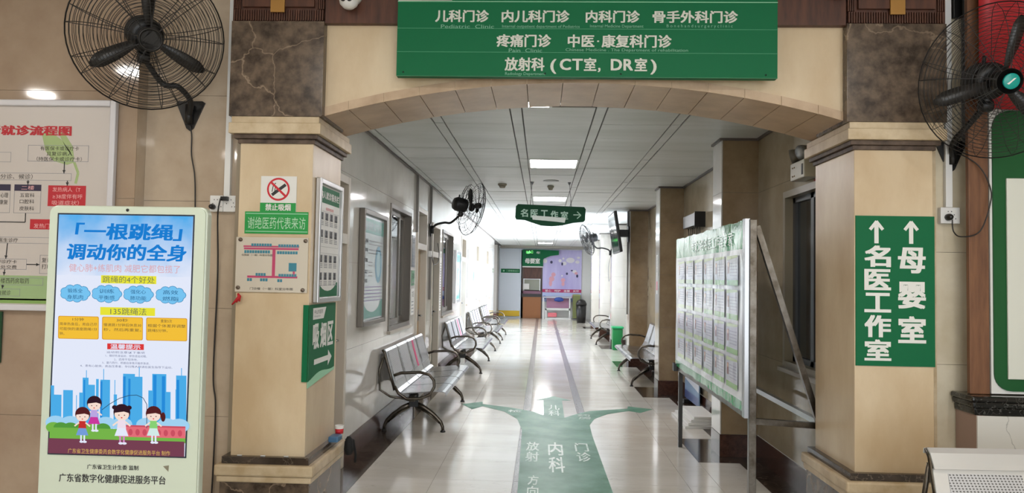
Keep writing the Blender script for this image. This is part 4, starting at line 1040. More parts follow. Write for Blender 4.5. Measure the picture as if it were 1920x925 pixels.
    n = 7; b.add(vs, [tuple(range(n)), tuple(range(2 * n - 1, n - 1, -1))] + [(i, (i + 1) % n, n + (i + 1) % n, n + i) for i in range(n)], black)
    b.lathe([(.022, 0), (.022, .11)], black, o_ * .025 + Vector((0, 0, -.06)), (0, 0, 1), 12)
    b.build('wall_bracket', t)
    return t
fan('large black wall fan on hall wall above the kiosk, facing the hall', (-2.066, 4.35, 2.43), (-.048, -.42, .322), (.58, -.80, -.38), .385, [(-.075, -.2, .13), (-.0, -.17, .12), (.035, -.09, .06), (.005, -.03, -.01)], ang0=92, wr=.0016, rings=22)
fan('large black wall fan with turquoise badge beside the red banner', (2.264, 4.32, 2.235), (.017, -.44, .30), (-.08, -.95, -.25), .385, [(-.02, -.17, .1), (-.03, -.12, .07), (-.02, -.06, .03), (-.0, -.03, -.02)], ang0=75, wr=.0013, rings=22, badge=mat('turquoise', (0, 150, 140), .3))
fan('black wall fan on left corridor wall, angled across the corridor', (W + .012, 10.37, 2.16), (.56, -.1, .3), (.85, .48, -.16), .385, [(.29, -.08, .09), (.2, -.06, .09), (.08, -.03, .06), (.022, 0, 0)], ang0=55, out=(1, 0, 0), rings=14, wr=.0022)
fan('small pale-looking wall fan hung over the corridor from a bright pilaster', (XP - .012, 17.2, 2.13), (-.54, .1, .28), (-.9, -.2, -.32), .36, [(-.32, .03, .1), (-.2, 0, .1), (-.06, 0, .06), (-.022, 0, 0)], ang0=30, out=(-1, 0, 0), rings=10, wr=.003)
cable('power_cable', 'thin pale cord looping below the far right fan', [(1.54, 17.2, 2.05), (1.5, 17.3, 1.8), (1.5, 17.2, 1.5), (1.53, 17.1, 1.55)], .006, inkg)

# wall television at the third pilaster
t = thing('wall_television', 'black wall television seen edge-on on third right pilaster', 'television', (XP - .005, 13.82, 2.34))
M_ = Matrix.Rotation(radians(-9), 4, 'Y')
MB().box(-.055, 0, -.62, .62, -.36, .36, black).xf(Matrix.Translation((-.22, 0, .02)) @ M_).build('cabinet', t, .012)
MB().box(-.059, -.055, -.59, .59, -.33, .33, mat('tv_screen', (14, 15, 17), .08)).xf(Matrix.Translation((-.22, 0, .02)) @ M_).build('screen', t)
MB().box(-.2, 0, -.1, .1, -.05, .08, black).box(-.02, 0, -.13, .13, -.14, .14, black).build('wall_mount', t, .005)

# conduits on left corridor wall
pm = mat('conduit_grey', (118, 114, 108), .4)
for k, (y, z0, lb) in enumerate(((9.24, 2.05, 'grey vertical cable conduit left of tan door'), (10.40, 1.2, 'grey vertical conduit behind the corridor fan'))):
    o = MB().box(W, W + .03, y - .02, y + .02, z0, CZ - .02, pm).build('cable_conduit'); tag(o, lb, 'conduit')
o = MB().box(W, W + .04, 10.3, 10.38, 1.78, 1.86, white).build('wall_socket', bev=.004); tag(o, 'small white socket under the corridor fan on left wall', 'socket')
cable('power_cable', 'dark cord sagging from corridor fan to small white socket', [(W + .04, 10.36, 1.8), (W + .06, 10.45, 1.68), (W + .08, 10.7, 1.72), (W + .06, 10.95, 1.85), (W + .03, 11.0, 2.0)], .006, mat('cord', (80, 78, 72), .5))
o = MB().box(XP - .025, XP, 14.02 - .02 - .14, 14.02 - .14 + .03, .9, 2.75, pm).build('cable_conduit'); tag(o, 'thin vertical conduit beside the wall television', 'conduit')

# ------------------------------------------------------------------ notice boards on left corridor wall
def wallboard(y0, y1, z0, z1, label, title, faces=True):
    L = y1 - y0
    t = thing('notice_board', label, 'notice board', (W, y0, 0), 90)
    b = MB(); e = .045
    for (p, q, c, d) in ((0, e, z0, z1), (L - e, L, z0, z1), (e, L - e, z0, z0 + e), (e, L - e, z1 - e, z1)): b.box(p, q, -.05, 0, c, d, alud if faces else alu)
    b.build('frame', t, .006)
    MB().box(e, L - e, -.02, -.002, z0 + e, z1 - e, mat('notice_paper', (196, 208, 212), .15)).build('backing', t)
    a = Art(lambda x, y: (x, z1 - y), -.021); H = z1 - z0
    tg_ = mat('notice_teal', (92, 158, 148), .3); a.rect(e + .02, .07, L - e - .02, .2, tg_); a.rect(e + .02, H - .22, L - e - .02, H - .06, tg_); a.layer(); a.ell(L / 2, H - .3, (L - .15) / 2, .19, mat('notice_paper', (0, 0, 0)), 28); a.layer()
    a.text(title, .14, .095, L - .16, .175, mat('notice_paper', (0, 0, 0)), .02)
    for i, y in enumerate((.25, .33, .42, .52, .6)): a.text(('门诊时间', '服务内容', '就诊须知', '专家简介', '联系电话')[i], .09, y, .26, y + .035, ink, .01, 2)
    for y in (.26, .29, .34, .37): a.rect(.3, y, L - .1, y + .008, inkg)
    for y in (.45, .48, .54, .57): a.rect(.3, y, .45, y + .008, inkg)
    a.ell(L - .26, .47, .14, .17, mat('print_blue', (120, 172, 196), .3)); a.layer(); a.ell(L - .26, .47, .09, .12, mat('print_pale_blue', (170, 204, 214), .3)); a.layer()
    for k in range(5): a.rect(.12, .67 + k * .03, L - .12, .678 + k * .03, mat('print_violet', (150, 140, 180), .4))
    a.build('print', t, flat=True)
    return t
wallboard(6.36, 7.32, 1.07, 2.08, 'large framed health notice board between first door and first window', '健康教育专栏')
wallboard(13.32, 14.16, 1.06, 1.99, 'pale framed notice board beyond the second left window', '就诊指引', False)
def small_poster(y, z0, z1, L, m, label, txt, x=W, rz=90, yo=0):
    t = thing('wall_poster', label, 'poster', (x, y, 0), rz)
    MB().box(0, L, -.004, -.0005, z0, z1, m).build('sheet', t)
    a = Art(lambda u, v: (u, v), -.0045); a.text(txt, L * .15, z1 - .1, L * .85, z1 - .03, ink, 0, 2)
    for k in range(int((z1 - z0 - .14) / .04)): a.rect(L * .12, z0 + .03 + k * .04, L * .88, z0 + .042 + k * .04, inkg)
    a.build('print', t, flat=True)['kind'] = 'stuff'
small_poster(9.0, 1.62, 2.0, .2, mat('dark_photo', (70, 76, 84), .3), 'dark oval-portrait poster left of tan door', '院')
small_poster(9.0, 1.40, 1.58, .2, mat('poster_green', (66, 132, 88), .4), 'green poster below the dark portrait poster', '诊')
small_poster(9.0, 1.05, 1.36, .2, paper, 'white text sheet below the green poster', '公告')
small_poster(11.5, 1.0, 1.9, .16, paper, 'tall white text sheet right of grey-green door', '公告')
small_poster(14.24, 1.45, 1.62, .2, mat('poster_blue', (80, 140, 170), .4), 'blue room plate before the first pale door', '诊')
small_poster(17.2, 1.45, 1.66, .2, mat('poster_blue', (0, 0, 0)), 'blue room plate before the second pale door', '诊')
# on second pilaster side
t = thing('wall_poster', 'tall narrow white notice with red block on side of second pilaster', 'poster', (XP - .0, 10.45, 0), -90)
MB().box(0, .13, -.004, -.0005, 1.33, 1.86, paper).build('sheet', t)
a = Art(lambda u, v: (u, v), -.0045); a.vtext('名医专家', .035, 1.84, .095, 1.62, ink); a.rect(.01, 1.38, .12, 1.5, mat('pink_print', (222, 120, 140), .4)); a.build('print', t, flat=True)

# ------------------------------------------------------------------ hanging sign
t = thing('hanging_sign', 'dark green hanging sign with scalloped lower edge and arrow', 'sign', (0, 9.9, 0))
Mh = lambda x, y: (-.358 + (x - 967) * .00692, 2.462 + (384 - y) * .00692 - 0)
sg = [(972, 382), (1096, 386), (1099, 390), (1098, 411), (1095, 414), (1076, 416), (1055, 421), (1036, 423), (1016, 422), (997, 416), (985, 412), (969, 411), (967, 407), (968, 386)]
pp = [Mh(*p) for p in sg]
MB().prism(pp, -.012, .012, mat('hanging_green', (14, 62, 38), .6, spec=.15), 'Y').build('panel', t, .002)
a = Art(Mh, -.0128)
for i, ch in enumerate('名医工作室'): a.text(ch, 977 + i * 18.8, 391 + i * .9, 991 + i * 18.8, 406 + i * .9, mat('sign_silver', (150, 184, 164), .5), .03)
a.line([(1076, 401), (1088, 401)], 1.8, mat('sign_silver', (0, 0, 0))); a.line([(1083, 395), (1090, 401.5), (1083, 408)], 1.8, mat('sign_silver', (0, 0, 0)))
a.build('lettering', t, flat=True)
a = Art(Mh, -.0136); a.poly([(998, 403), (1062, 407), (1060, 416), (1040, 414), (1000, 411)], mat('tape_white', (196, 204, 196), .5)); a.build('white_tape', t, flat=True)
b = MB()
for (x, y) in ((995, 381.5), (1072, 384)):
    u, v = Mh(x, y); b.tube([(u, 0, v - .01), (u + (.02 if x < 1000 else -.03), 0, CZ)], .004, steel, 6); b.lathe([(.01, 0), (.022, .03)], inkg, (u + (.02 if x < 1000 else -.03), 0, CZ - .03), (0, 0, 1), 10)
b.build('hanger_rod', t)

# ------------------------------------------------------------------ bench seats
def perf():
    return MATS.get('perforated_steel') or dots_mat('perforated_steel')
pinkl = mat('pink_label', (206, 70, 120), .5)
def make_bench(label, n=4, pitch=.56, red_at=2, group='steel waiting benches', sheetm=None, roll=0):
    steel_ = sheetm or steel
    t = thing('waiting_bench', label, 'bench', (0, 0, 0), 0, group)
    L = n * pitch; x0 = -L / 2
    seatp = [(-.335, .375), (-.34, .395), (-.325, .412), (-.30, .42), (-.24, .424), (-.10, .412), (.05, .398), (.12, .398)]
    backp = [(.10, .405), (.135, .43), (.16, .50), (.19, .60), (.22, .70), (.242, .785), (.262, .805), (.285, .80), (.292, .78)]
    if roll: backp = [(.10, .405), (.135, .43), (.16, .50), (.19, .60), (.207, .66), (.222, .71), (.222, .725), (.212, .73), (.222, .75), (.246, .79), (.27, .808), (.3, .80), (.305, .78)]
    for i in range(n):
        a_, b_ = x0 + i * pitch + .012, x0 + (i + 1) * pitch - .012
        s_ = MB(); s_.sheet(seatp, a_, b_, .008, steel_); s_.build('seat', t)
        s_ = MB(); s_.sheet(backp, a_, b_, .008, steel_); br = s_.build('backrest', t)
        # perforated field, a thin raised panel on front of the backrest
        p = MB(); fld = [(y - .0035, z) for y, z in backp[2:6]]; p.sheet(fld, a_ + .06, b_ - .06, .002, perf()); p.build('perforated_panel', br)
        if i == red_at:
            a2 = MB(); fld = [(y - .0065, z) for y, z in backp[2:6]]; a2.sheet(fld, (a_ + b_) / 2 - .05, (a_ + b_) / 2 + .05, .001, pinkl); a2.build('pink_label', br)
    MB().box(x0 + .05, -x0 - .05, -.03, .03, .31, .36, steeld).build('beam', t, .006)
    for sx in (-1, 1):
        xx = sx * (L / 2 - .2)
        b = MB(); b.box(xx - .03, xx + .03, -.045, .045, .24, .36, black); b.build('leg_joint', t, .005)
        for d in (-1, 1):
            b = MB(); b.tube([(xx, d * .02, .27), (xx, d * .10, .235), (xx, d * .20, .165), (xx, d * .265, .10), (xx, d * .285, .05), (xx, d * .288, .02)], [.022, .022, .02, .018, .016, .016], steeld, 10)
            b.tube([(xx, d * .04, .235), (xx, d * .16, .165), (xx, d * .255, .085)], .009, steeld, 8)
            lg_ = b.build('leg', t); MB().lathe([(.026, 0), (.026, .01), (.016, .022)], black, (xx, d * .288, 0), seg=14).build('foot', lg_)
        b = MB(); xx = sx * (L / 2 - .02)
        b.tube([(xx, .17, .56), (xx, .10, .585), (xx, -.08, .595), (xx, -.17, .575), (xx, -.215, .52), (xx, -.22, .46), (xx, -.18, .385), (xx, -.08, .345), (xx, .04, .34), (xx, .12, .39), (xx, .16, .46)], .015, steeld, 8)
        b.tube([(xx, .0, .345), (sx * (L / 2 - .2), 0, .33)], .014, steeld, 8)
        b.build('armrest', t)
        b = MB(); b.tube([(xx, .16, .42), (xx, .2, .56), (xx, .26, .77), (xx, .285, .80)], .013, steeld, 8); b.tube([(xx, .27, .74), (xx, .31, .6), (xx, .30, .42), (xx, .2, .36), (xx, .03, .34)], .011, steeld, 8); b.build('back_frame', t)
    return t
TINY = 1
bench = make_bench('nearest left steel bench, four linked seats, under first window')
bench.location = (-1.225, 8.37, 0); bench.rotation_euler = (0, 0, radians(90))
dup(bench, (-1.225, 12.98, 0), 90, 'second left steel bench, past the grey-green door')
dup(bench, (-1.225, 16.75, 0), 90, 'third steel bench along left wall, beneath white-framed windows')
dup(bench, (-1.225, 19.6, 0), 90, 'farthest left steel bench in the bright daylight')
dup(bench, (1.59, 11.92, 0), -90, 'dark-looking steel bench between second and third right pilasters')
dup(bench, (1.58, 18.85, 0), -90, 'steel bench in daylit bay beyond the green bin')

# hall chair bottom right
t = make_bench('bright steel bench of the hall at lower right corner', 3, .455, 9, None, mat('polished_plate', (214, 214, 213), .28, .45), 1)
t.location = (2.345, 3.13, 0); t.rotation_euler = (0, 0, radians(2))

# ------------------------------------------------------------------ bins
t = thing('waste_bin', 'bright green lidded bin beside the fourth pilaster', 'bin', (1.66, 16.75, 0))
gb = mat('bin_green', (10, 120, 60), .4)
MB().box(-.11, .11, -.13, .13, 0, .46, gb).xf(Matrix.Identity(4)).build('bin_body', t, .02); MB().box(-.13, .13, -.15, .15, .46, .51, mat('bin_lid', (30, 150, 92), .35)).build('lid', t, .02)
t = thing('waste_bin', 'tall black bin with dome top at the far right end', 'bin', (1.40, 26.9, 0))
MB().lathe([(.15, 0), (.17, .3), (.18, .62)], black).build('bin_body', t); MB().lathe([(.19, .62), (.19, .68), (.14, .78), (.05, .82), (0, .82)], black).build('dome_lid', t)

# ------------------------------------------------------------------ noticeboard stand
t = thing('noticeboard_stand', 'large steel-framed standing noticeboard with doctors portraits under crumpled film', 'notice board', (1.30, 4.86, 0), 0)
Lb = 2.20; nx, fx = 0.0, -.04
# local: y along board, board face towards -x
b = MB()
def post(nm, y, x, z0, z1, w_=.02, m=steeld): return MB().box(x - w_, x + w_, y - w_, y + w_, z0, z1, m).build(nm, t, .002)
post('post', 0, .025, 0, 1.90, .022); post('post', Lb, fx + .02, 0, 1.89, .018, mat('dark_steel', (60, 58, 56), .3, .7))
def slant(x_at0, x_at1, z00, z01, z10, z11, th, m, nm, y0=0, y1=Lb):
    b = MB(); vs = [(x_at0, y0, z00), (x_at0, y0, z01), (x_at1, y1, z11), (x_at1, y1, z10)]
    vs += [(v[0] + th, v[1], v[2]) for v in vs]
    b.add(vs, [(0, 1, 2, 3), (7, 6, 5, 4), (0, 4, 5, 1), (1, 5, 6, 2), (2, 6, 7, 3), (3, 7, 4, 0)], m); return b.build(nm, t)
slant(-.02, fx - .02, .69, 1.895, .73, 1.885, .02, mat('board_core', (170, 176, 178), .3), 'board')
slant(-.024, fx - .024, .66, .70, .70, .74, .03, steeld, 'rail')
MB().box(-.03, .0, -.03, .03, .66, 1.905, steel).build('edge_channel', t)
MB().box(-.002 - .002, .002, -.034, .034, .66, 1.9, black).build('edge_gasket', t)
MB().box(fx - .05, fx + .03, Lb - .05, Lb + .03, .69, .76, black).build('corner_clamp', t)
film = bpy.data.materials.new('laminated_print'); film.use_nodes = True; nt = film.node_tree; pb = nt.nodes['Principled BSDF']; pb.inputs['Base Color'].default_value = rgb(214, 220, 226); pb.inputs['Roughness'].default_value = .16; pb.inputs['Coat Weight'].default_value = .35; pb.inputs['Coat Roughness'].default_value = .04
nz = nt.nodes.new('ShaderNodeTexNoise'); nz.inputs['Scale'].default_value = 2.2; nz.inputs['Detail'].default_value = 4; nz.inputs['Distortion'].default_value = 1.2
g_ = nt.nodes.new('ShaderNodeNewGeometry'); mp_ = nt.nodes.new('ShaderNodeMapping'); mp_.inputs['Scale'].default_value = (1, 2.2, .9); nt.links.new(g_.outputs['Position'], mp_.inputs[0]); nt.links.new(mp_.outputs[0], nz.inputs['Vector'])
bp_ = nt.nodes.new('ShaderNodeBump'); bp_.inputs['Strength'].default_value = .22; bp_.inputs['Distance'].default_value = .03; nt.links.new(nz.outputs['Fac'], bp_.inputs['Height']); nt.links.new(bp_.outputs[0], pb.inputs['Normal']); nt.links.new(bp_.outputs[0], pb.inputs['Coat Normal'])
def filmc(name, c):
    if name in MATS: return MATS[name]
    m = film.copy(); m.name = name; m.node_tree.nodes['Principled BSDF'].inputs['Base Color'].default_value = rgb(*c); MATS[name] = m; return m
MATS['film_white'] = film
# crumpled sheet mesh (u along board 0..1 from far to near, v from top 0..1)
def bp3(u, v, off):
    y = Lb * (1 - u); x = -.024 + (fx) * (1 - u) - off; zt = 1.885 + .012 * u; zb = .735 - .042 * u
    return (x, y, zt + (zb - zt) * v)
nU, nV = 36, 20; vs = []
for j in range(nV + 1):
    for i in range(nU + 1):
        u, v = i / nU, j / nV; d = .003 + .003 * sin(u * 37 + v * 3) * sin(v * 9 + u * 5)
        ed = .004 * sin(u * 26) + .003 * sin(u * 61) if j in (0, nV) else 0
        p = bp3(u, v, d); vs.append((p[0], p[1], p[2] + ed))
fs = [(j * (nU + 1) + i, j * (nU + 1) + i + 1, (j + 1) * (nU + 1) + i + 1, (j + 1) * (nU + 1) + i) for j in range(nV) for i in range(nU)]
# green header and footer rows by face material
bb = MB(); bb.add(vs, fs, film, True); bb._m(filmc('film_green', (40, 150, 90))); bb._m(filmc('film_edge', (12, 120, 52)))
for q in range(len(bb.f)):
    j = q // nU
    if j < 3: bb.mi[q] = 1
    if j == 0 and (q % nU) > nU * .25: bb.mi[q] = 2
    if j == nV - 1: bb.mi[q] = 1
o = bb.build('laminated_sheet', t, flat=True)
for p in o.data.polygons: p.use_smooth = True
def cell(x, y): return bp3(x, y, .0085)
class BArt(Art):
    def poly(s, pts, m): return s.add([bp3(x, y, .0085 - s.y) for x, y in pts], [tuple(range(len(pts)))], m)
    def text(s, body, x0, y0, x1, y1, m, bold=0, res=2, shear=0):
        vs, fs, (a, b, c, d) = glyphs(body, bold, res)
        n = TN[(body, bold, res)]; return s.add([bp3(x0 + (x1 - x0) * (x - a) / (b - a), y1 + (y0 - y1) * (y - c) / (d - c), .0085 - s.y + .0003 * (i // n)) for i, (x, y) in enumerate(vs)], fs, m)
a = BArt(None, 0, .0005)
lav = filmc('film_lavender', (186, 190, 206)); gr1 = filmc('film_leaf', (120, 176, 84)); gr2 = filmc('film_leaf_pale', (176, 200, 140)); sk_ = filmc('film_portrait', (150, 110, 110)); wt_ = filmc('film_lettering', (200, 226, 212))
a.text('专家介绍名医工作室专家', .30, .045, .88, .125, wt_, .01); a.build('header_lettering', t, flat=True)['kind'] = 'stuff'
for c in range(6):
    for r_ in range(4):
        x = .06 + c * .152; y = .18 + r_ * .188; a = BArt(None, 0, .0005)
        a.rect(x, y, x + .125, y + .165, lav); a.layer(); a.poly([(x, y), (x + .12, y), (x + .12, y + .012), (x, y + .022)], gr2); a.rect(x, y + .135, x + .125, y + .165, gr1 if c > 2 else gr2)
        a.rect(x + .008, y + .035, x + .028, y + .1, sk_); a.layer(); a.ell(x + .018, y + .048, .008, .013, filmc('film_face', (222, 184, 164))); a.y += a.step
        for k in range(5): a.rect(x + .036, y + .04 + k * .017, x + .115, y + .045 + k * .017, filmc('film_text', (150, 152, 172)))
        a.build('portrait_card', t, flat=True)
# rear braces
BX = .44
def bar(p, q, nm, w_=.018, m=steeld):
    P_, Q_ = Vector(p), Vector(q); d = (Q_ - P_).normalized(); s_ = d.cross(Vector((0, 1, 0))).normalized() if abs(d.y) < .9 else Vector((1, 0, 0)); u = s_.cross(d)
    vs = [P + s_ * a_ * w_ + u * b_ * w_ for P in (P_, Q_) for a_, b_ in ((-1, -1), (1, -1), (1, 1), (-1, 1))]
    return MB().add(vs, [(0, 1, 2, 3), (7, 6, 5, 4), (0, 4, 5, 1), (1, 5, 6, 2), (2, 6, 7, 3), (3, 7, 4, 0)], m).build(nm, t)
bar((.05, 0, 1.86), (BX, 0, .63), 'brace'); bar((.02, 0, .64), (BX, 0, .62), 'bottom_strut'); bar((fx + .05, Lb, 1.86), (BX - .02, Lb, .63), 'brace'); bar((fx, Lb, .66), (BX - .02, Lb, .64), 'bottom_strut'); bar((BX, 0, .64), (BX - .02, Lb, .66), 'rail', m=mat('pale_steel', (200, 202, 206), .3, .7))
bar((BX, 0, 0), (BX, 0, .62), 'leg'); bar((BX - .02, Lb, 0), (BX - .02, Lb, .64), 'leg')

# things in the recess behind the noticeboard
t = thing('leaning_poster', 'blue and white display poster standing in recess behind noticeboard', 'poster', (XR - .045, 9.75, 0), -90)
MB().box(0, .85, -.012, .0, .06, 1.3, mat('poster_sky', (140, 170, 206), .25)).build('panel', t)
a = Art(lambda u, v: (u, v), -.0128); a.rect(0, .06, .85, .16, mat('poster_deep_blue', (54, 78, 140), .3)); a.poly([(0, .3), (.85, .22), (.85, .5), (0, .45)], mat('poster_white', (206, 214, 226), .3))
for k in range(5): a.rect(.06, .62 + k * .1, .7, .64 + k * .1, mat('poster_deep_blue', (0, 0, 0)))
a.build('print', t, flat=True)
o = MB().box(0, .02, 0, .03, 0, 1.3, inkg).build('post', t)
t = thing('white_slab_stack', 'low stack of white slabs on floor by the blue poster', 'boards', (1.66, 8.35, 0))  # plain white slabs, stepped in size, lying on the floor
for k in range(4): MB().box(-.17 + k * .035, .16, -.42 + k * .03, .42 - k * .02, k * .028 + .001, k * .028 + .025, paper).build('board', t)
t = thing('power_adapter', 'small black power adapter at foot of recess wall', 'adapter', (XR - .05, 9.62, .0))
MB().box(-.05, .05, -.05, .05, 0, .05, black).box(-.12, .04, -.02, .02, 0, .012, inkg).build('adapter_body', t, .004)
cable('adapter_cord', 'thin cord rising from the black adapter up the recess wall', [(XR - .03, 9.62, .05), (XR - .02, 9.6, .4), (XR - .012, 9.62, .9), (XR - .012, 9.6, 2.1)], .005, mat('olive_cord', (120, 116, 60), .6))

# router box with cords high on recess wall
t = thing('network_box', 'black network box with dangling cords high on right recess wall', 'network box', (XR, 9.25, 2.16))
MB().box(-.12, 0, -.37, .37, 0, .15, mat('box_black', (36, 32, 32), .35)).build('box', t, .004)
b = MB()
for k in range(7): yy = -.34 + k * .11; b.tube([(-.06, yy, .0), (-.05, yy + .02, -.1), (-.03, yy + .03, -.25), (-.012, yy, -.45 - .03 * (k % 3))], .006, wire, 6)
b.build('cords', t)
MB().box(-.125, -.0, -.375, -.36, -.02, .16, black).build('end_plate', t)

# emergency lamp
t = thing('emergency_light', 'twin-head white emergency lamp above dark window on right wall', 'emergency light', (XR, 5.42, 2.235))
MB().box(-.1, 0, -.16, .13, 0, .125, mat('lamp_box', (190, 186, 166), .4)).build('box', t, .006)
b = MB(); b.box(-.103, -.1, -.135, -.11, .02, .095, ink)
b.build('switch_strip', t); b = MB()
for y, z in ((.04, .09), (.08, .09), (.04, .03), (.08, .03)): b.lathe([(.006, 0), (.006, .004), (0, .005)], mat('brass_dot', (150, 120, 80), .4), (-.1, y, z), (-1, 0, 0), 10)
b.build('indicator', t)
for y in (-.06, .1):
    b = MB(); b.tube([(-.05, y, .12), (-.055, y, .16)], .012, ink); d = Vector((-.8, .45 if y > 0 else -.35, -.2)).normalized(); c = Vector((-.055, y, .19)); b.lathe([(.02, -.05), (.04, -.02), (.05, .03), (.052, .05)], mat('lamp_shell', (110, 104, 92), .4), c, d, 18)
    h_ = b.build('lamp_head', t); b = MB(); b.lathe([(.048, .0), (.0, .006)], mat('lamp_lens', (180, 184, 186), .1), c + d * .05, d, 18); b.build('lens', h_)
o = MB().box(XR - .006, XR, 5.22, 5.34, 2.225 - .045, 2.228, mat('red_label', (160, 50, 44), .5)).build('red_label'); tag(o, 'small red label under the emergency lamp', 'label')

# dome camera
t = thing('security_camera', 'white dome security camera on the wooden band above arch', 'camera', (-1.085, 4.165, 3.02))
MB().lathe([(.06, .02), (.06, -.04)], white, (0, 0, .05), (0, 1, 0), 28).build('mount', t)
cb = MB(); cb.lathe([(.001, -.062), (.03, -.055), (.048, -.036), (.056, 0), (.056, .03), (.05, .05)], white, (0, -.065, .01), (0, .15, 1), 28); hd = cb.build('dome', t)
for dx in (-.02, .014): MB().lathe([(.015, -.004), (.015, .003), (.011, .006), (0, .006)], black, (dx, -.115, -.01), (0, -1, -.25), 18).build('lens', t)
t = thing('security_camera', 'dark dome camera at very top edge, right of the green board', 'camera', (1.6, 4.165, 3.085))
MB().lathe([(.001, -.055), (.03, -.05), (.05, -.03), (.055, 0), (.055, .03)], black, (0, -.06, .02), (0, .1, 1), 24).build('dome', t)

# ------------------------------------------------------------------ right hall corner: boards, banner, counter
t = thing('wood_post', 'brown varnished wooden post between tiled wall and green board', 'post', (2.287, 4.18, 0))
MB().box(0, .104, 0, .03, .931, 3.2, oak).build('post_board', t, .003)
t = thing('green_notice_board', 'green notice board with rounded corners and blank white panel', 'notice board', (2.398, 4.17, 0))
MB().box(0, 2.0, .01, .03, .935, 2.6, paper).build('white_backing', t)
MB().prism([(.012 + p[0], p[1]) for p in rrect(0, 1.95, .95, 2.452, .09, 6)], 0, .012, mat('board_green', (20, 84, 40), .5, spec=.3), 'Y').build('green_face', t)
MB().box(.077, 1.0, -.012, 0, 1.015, 2.085, mat('panel_white', (214, 216, 206), .4)).build('white_panel', t, .003)
b = MB(); n = 30; vs = []
for i in range(n + 1):
    x = i * .055; y = -.02 - .012 * sin(i * 1.1) - .006 * sin(i * 2.7); vs += [(x, y, -.8 + .0), (x, y, .8)]
b.add(vs, [(i * 2, i * 2 + 2, i * 2 + 3, i * 2 + 1) for i in range(n)], mat('red_banner', (172, 24, 34), .5), True)
o = b.build('red_banner'); o.location = (2.322, 4.155, 3.25); md = o.modifiers.new('thickness', 'SOLIDIFY'); md.thickness = .004; tag(o, 'red fabric banner hanging behind the right fan', 'banner')
t = thing('sky_poster', 'narrow blue sky poster strip beside the red banner', 'poster', (2.338, 4.305, 0))
MB().box(-.012, .14, 0, .012, 2.3, 3.3, mat('grey_edge', (110, 112, 112), .4)).build('backing', t)
skm = bpy.data.materials.new('printed_sky'); skm.use_nodes = True; nt = skm.node_tree; pb = nt.nodes['Principled BSDF']; nz = nt.nodes.new('ShaderNodeTexNoise'); nz.inputs['Scale'].default_value = 6; nz.inputs['Detail'].default_value = 5; rp = nt.nodes.new('ShaderNodeValToRGB')
rp.color_ramp.elements[0].color = rgb(54, 122, 176); rp.color_ramp.elements[0].position = .45; rp.color_ramp.elements[1].color = rgb(206, 214, 220); rp.color_ramp.elements[1].position = .62
g_ = nt.nodes.new('ShaderNodeNewGeometry'); nt.links.new(g_.outputs['Position'], nz.inputs['Vector']); nt.links.new(nz.outputs['Fac'], rp.inputs[0]); nt.links.new(rp.outputs[0], pb.inputs['Base Color']); pb.inputs['Roughness'].default_value = .3
a = Art(lambda x, y: (x, y), -.001); a.rect(0, 2.72, .14, 3.3, skm); a.rect(0, 2.5, .14, 2.72, mat('print_white', (214, 214, 208), .4)); a.layer()
for k in range(7): a.ell(.02 + k * .018, 2.51 + .012 * (k % 3), .018, .02, mat('print_bush', (60, 140, 50), .5), 10); a.y -= .0001
a.build('print', t, flat=True)
t = thing('bracket_lamp', 'small dark fixture at the very top edge beside the sky poster', 'fixture', (2.30, 4.305, 3.0))
MB().box(-.03, .02, -.02, .01, 0, .14, black).build('housing', t, .006); MB().tube([(-.03, -.01, .0), (-.07, -.01, .005), (-.09, -.01, .02)], .003, black).build('stub_wire', t)
t = thing('service_counter', 'white-fronted counter with black marble top at right edge', 'counter', (2.25, 4.09, 0))
b = MB(); b.box(0, 2.2, 0, .22, .90, .93, blackm); b.build('worktop', t, .01)
b = MB(); b.box(.008, 2.2, .008, .22, .87, .90, blackm); b.box(.02, 2.2, .02, .22, .83, .87, blackm); b.build('worktop_moulding', t, .008)
MB().box(.03, .06, .022, .22, .0, .83, mat('counter_side', (160, 134, 122), .4)).build('side_panel', t)
for k in range(3): piece('marble_panel', t, .031 + k * .72, .749 + k * .72, .012, .022, 0.0, .829, mat('white_marble', (214, 213, 208), .25, veins=(70, 70, 72), vscale=1.6, vwidth=.008))

# ------------------------------------------------------------------ far end of the corridor
t = thing('overhead_sign', 'green lit overhead sign with running-man exit symbol at corridor end', 'sign', (-.80, YE - .12, 0))
Me = lambda x, y: ((x - 975) * .0206, 2.66 - (y - 467) * .0206)
x0, z0 = Me(977, 499); x1, z1 = Me(1016, 468)
MB().box(x0, x1, 0, .12, z0, z1, signg).build('box_sign', t)
p2 = [Me(1010, 468), Me(1045, 469), Me(1045, 477), Me(1030, 479), Me(1018, 484), Me(1010, 492)]
MB().prism(p2, -.02, .0, signg, 'Y').build('arrow_panel', t)
MB().box(Me(977, 0)[0], Me(1016, 0)[0], -.01, .12, Me(0, 501)[1], Me(0, 499)[1], signw).build('white_strip', t)
a = Art(Me, -.004); a.text('母婴室', 982, 484, 1010, 494, signw, .04); a.rect(983, 469, 997, 476, black); a.layer(); a.text('母婴室 哺乳室', 1003, 471, 1042, 475.5, signw, .02)
ex = mat('exit_glow', (110, 255, 120), .5, emit=1.6); a.ell(990, 470.8, 1, 1, ex); a.poly([(987, 472), (992, 471.5), (993, 474), (988, 475.5), (985, 475)], ex); a.text('出', 984, 470, 987, 475, ex); a.text('口', 993.5, 470, 996.5, 475, ex)
a.build('lettering', t, flat=True)['kind'] = 'stuff'
t = thing('room_plate', 'small green plate on the pale blue end wall', 'sign', (0, YE - .045, 0))
MB().box(-1.58, -.85, -.01, 0, 1.735, 1.89, signg).build('backing', t)
a = Art(lambda x, y: (x, y), -.011); a.text('二楼楼梯出口', -1.38, 1.85, -.9, 1.775, signl, .01); a.ell(-1.47, 1.81, .035, .035, signl); a.build('lettering', t, flat=True)['kind'] = 'stuff'
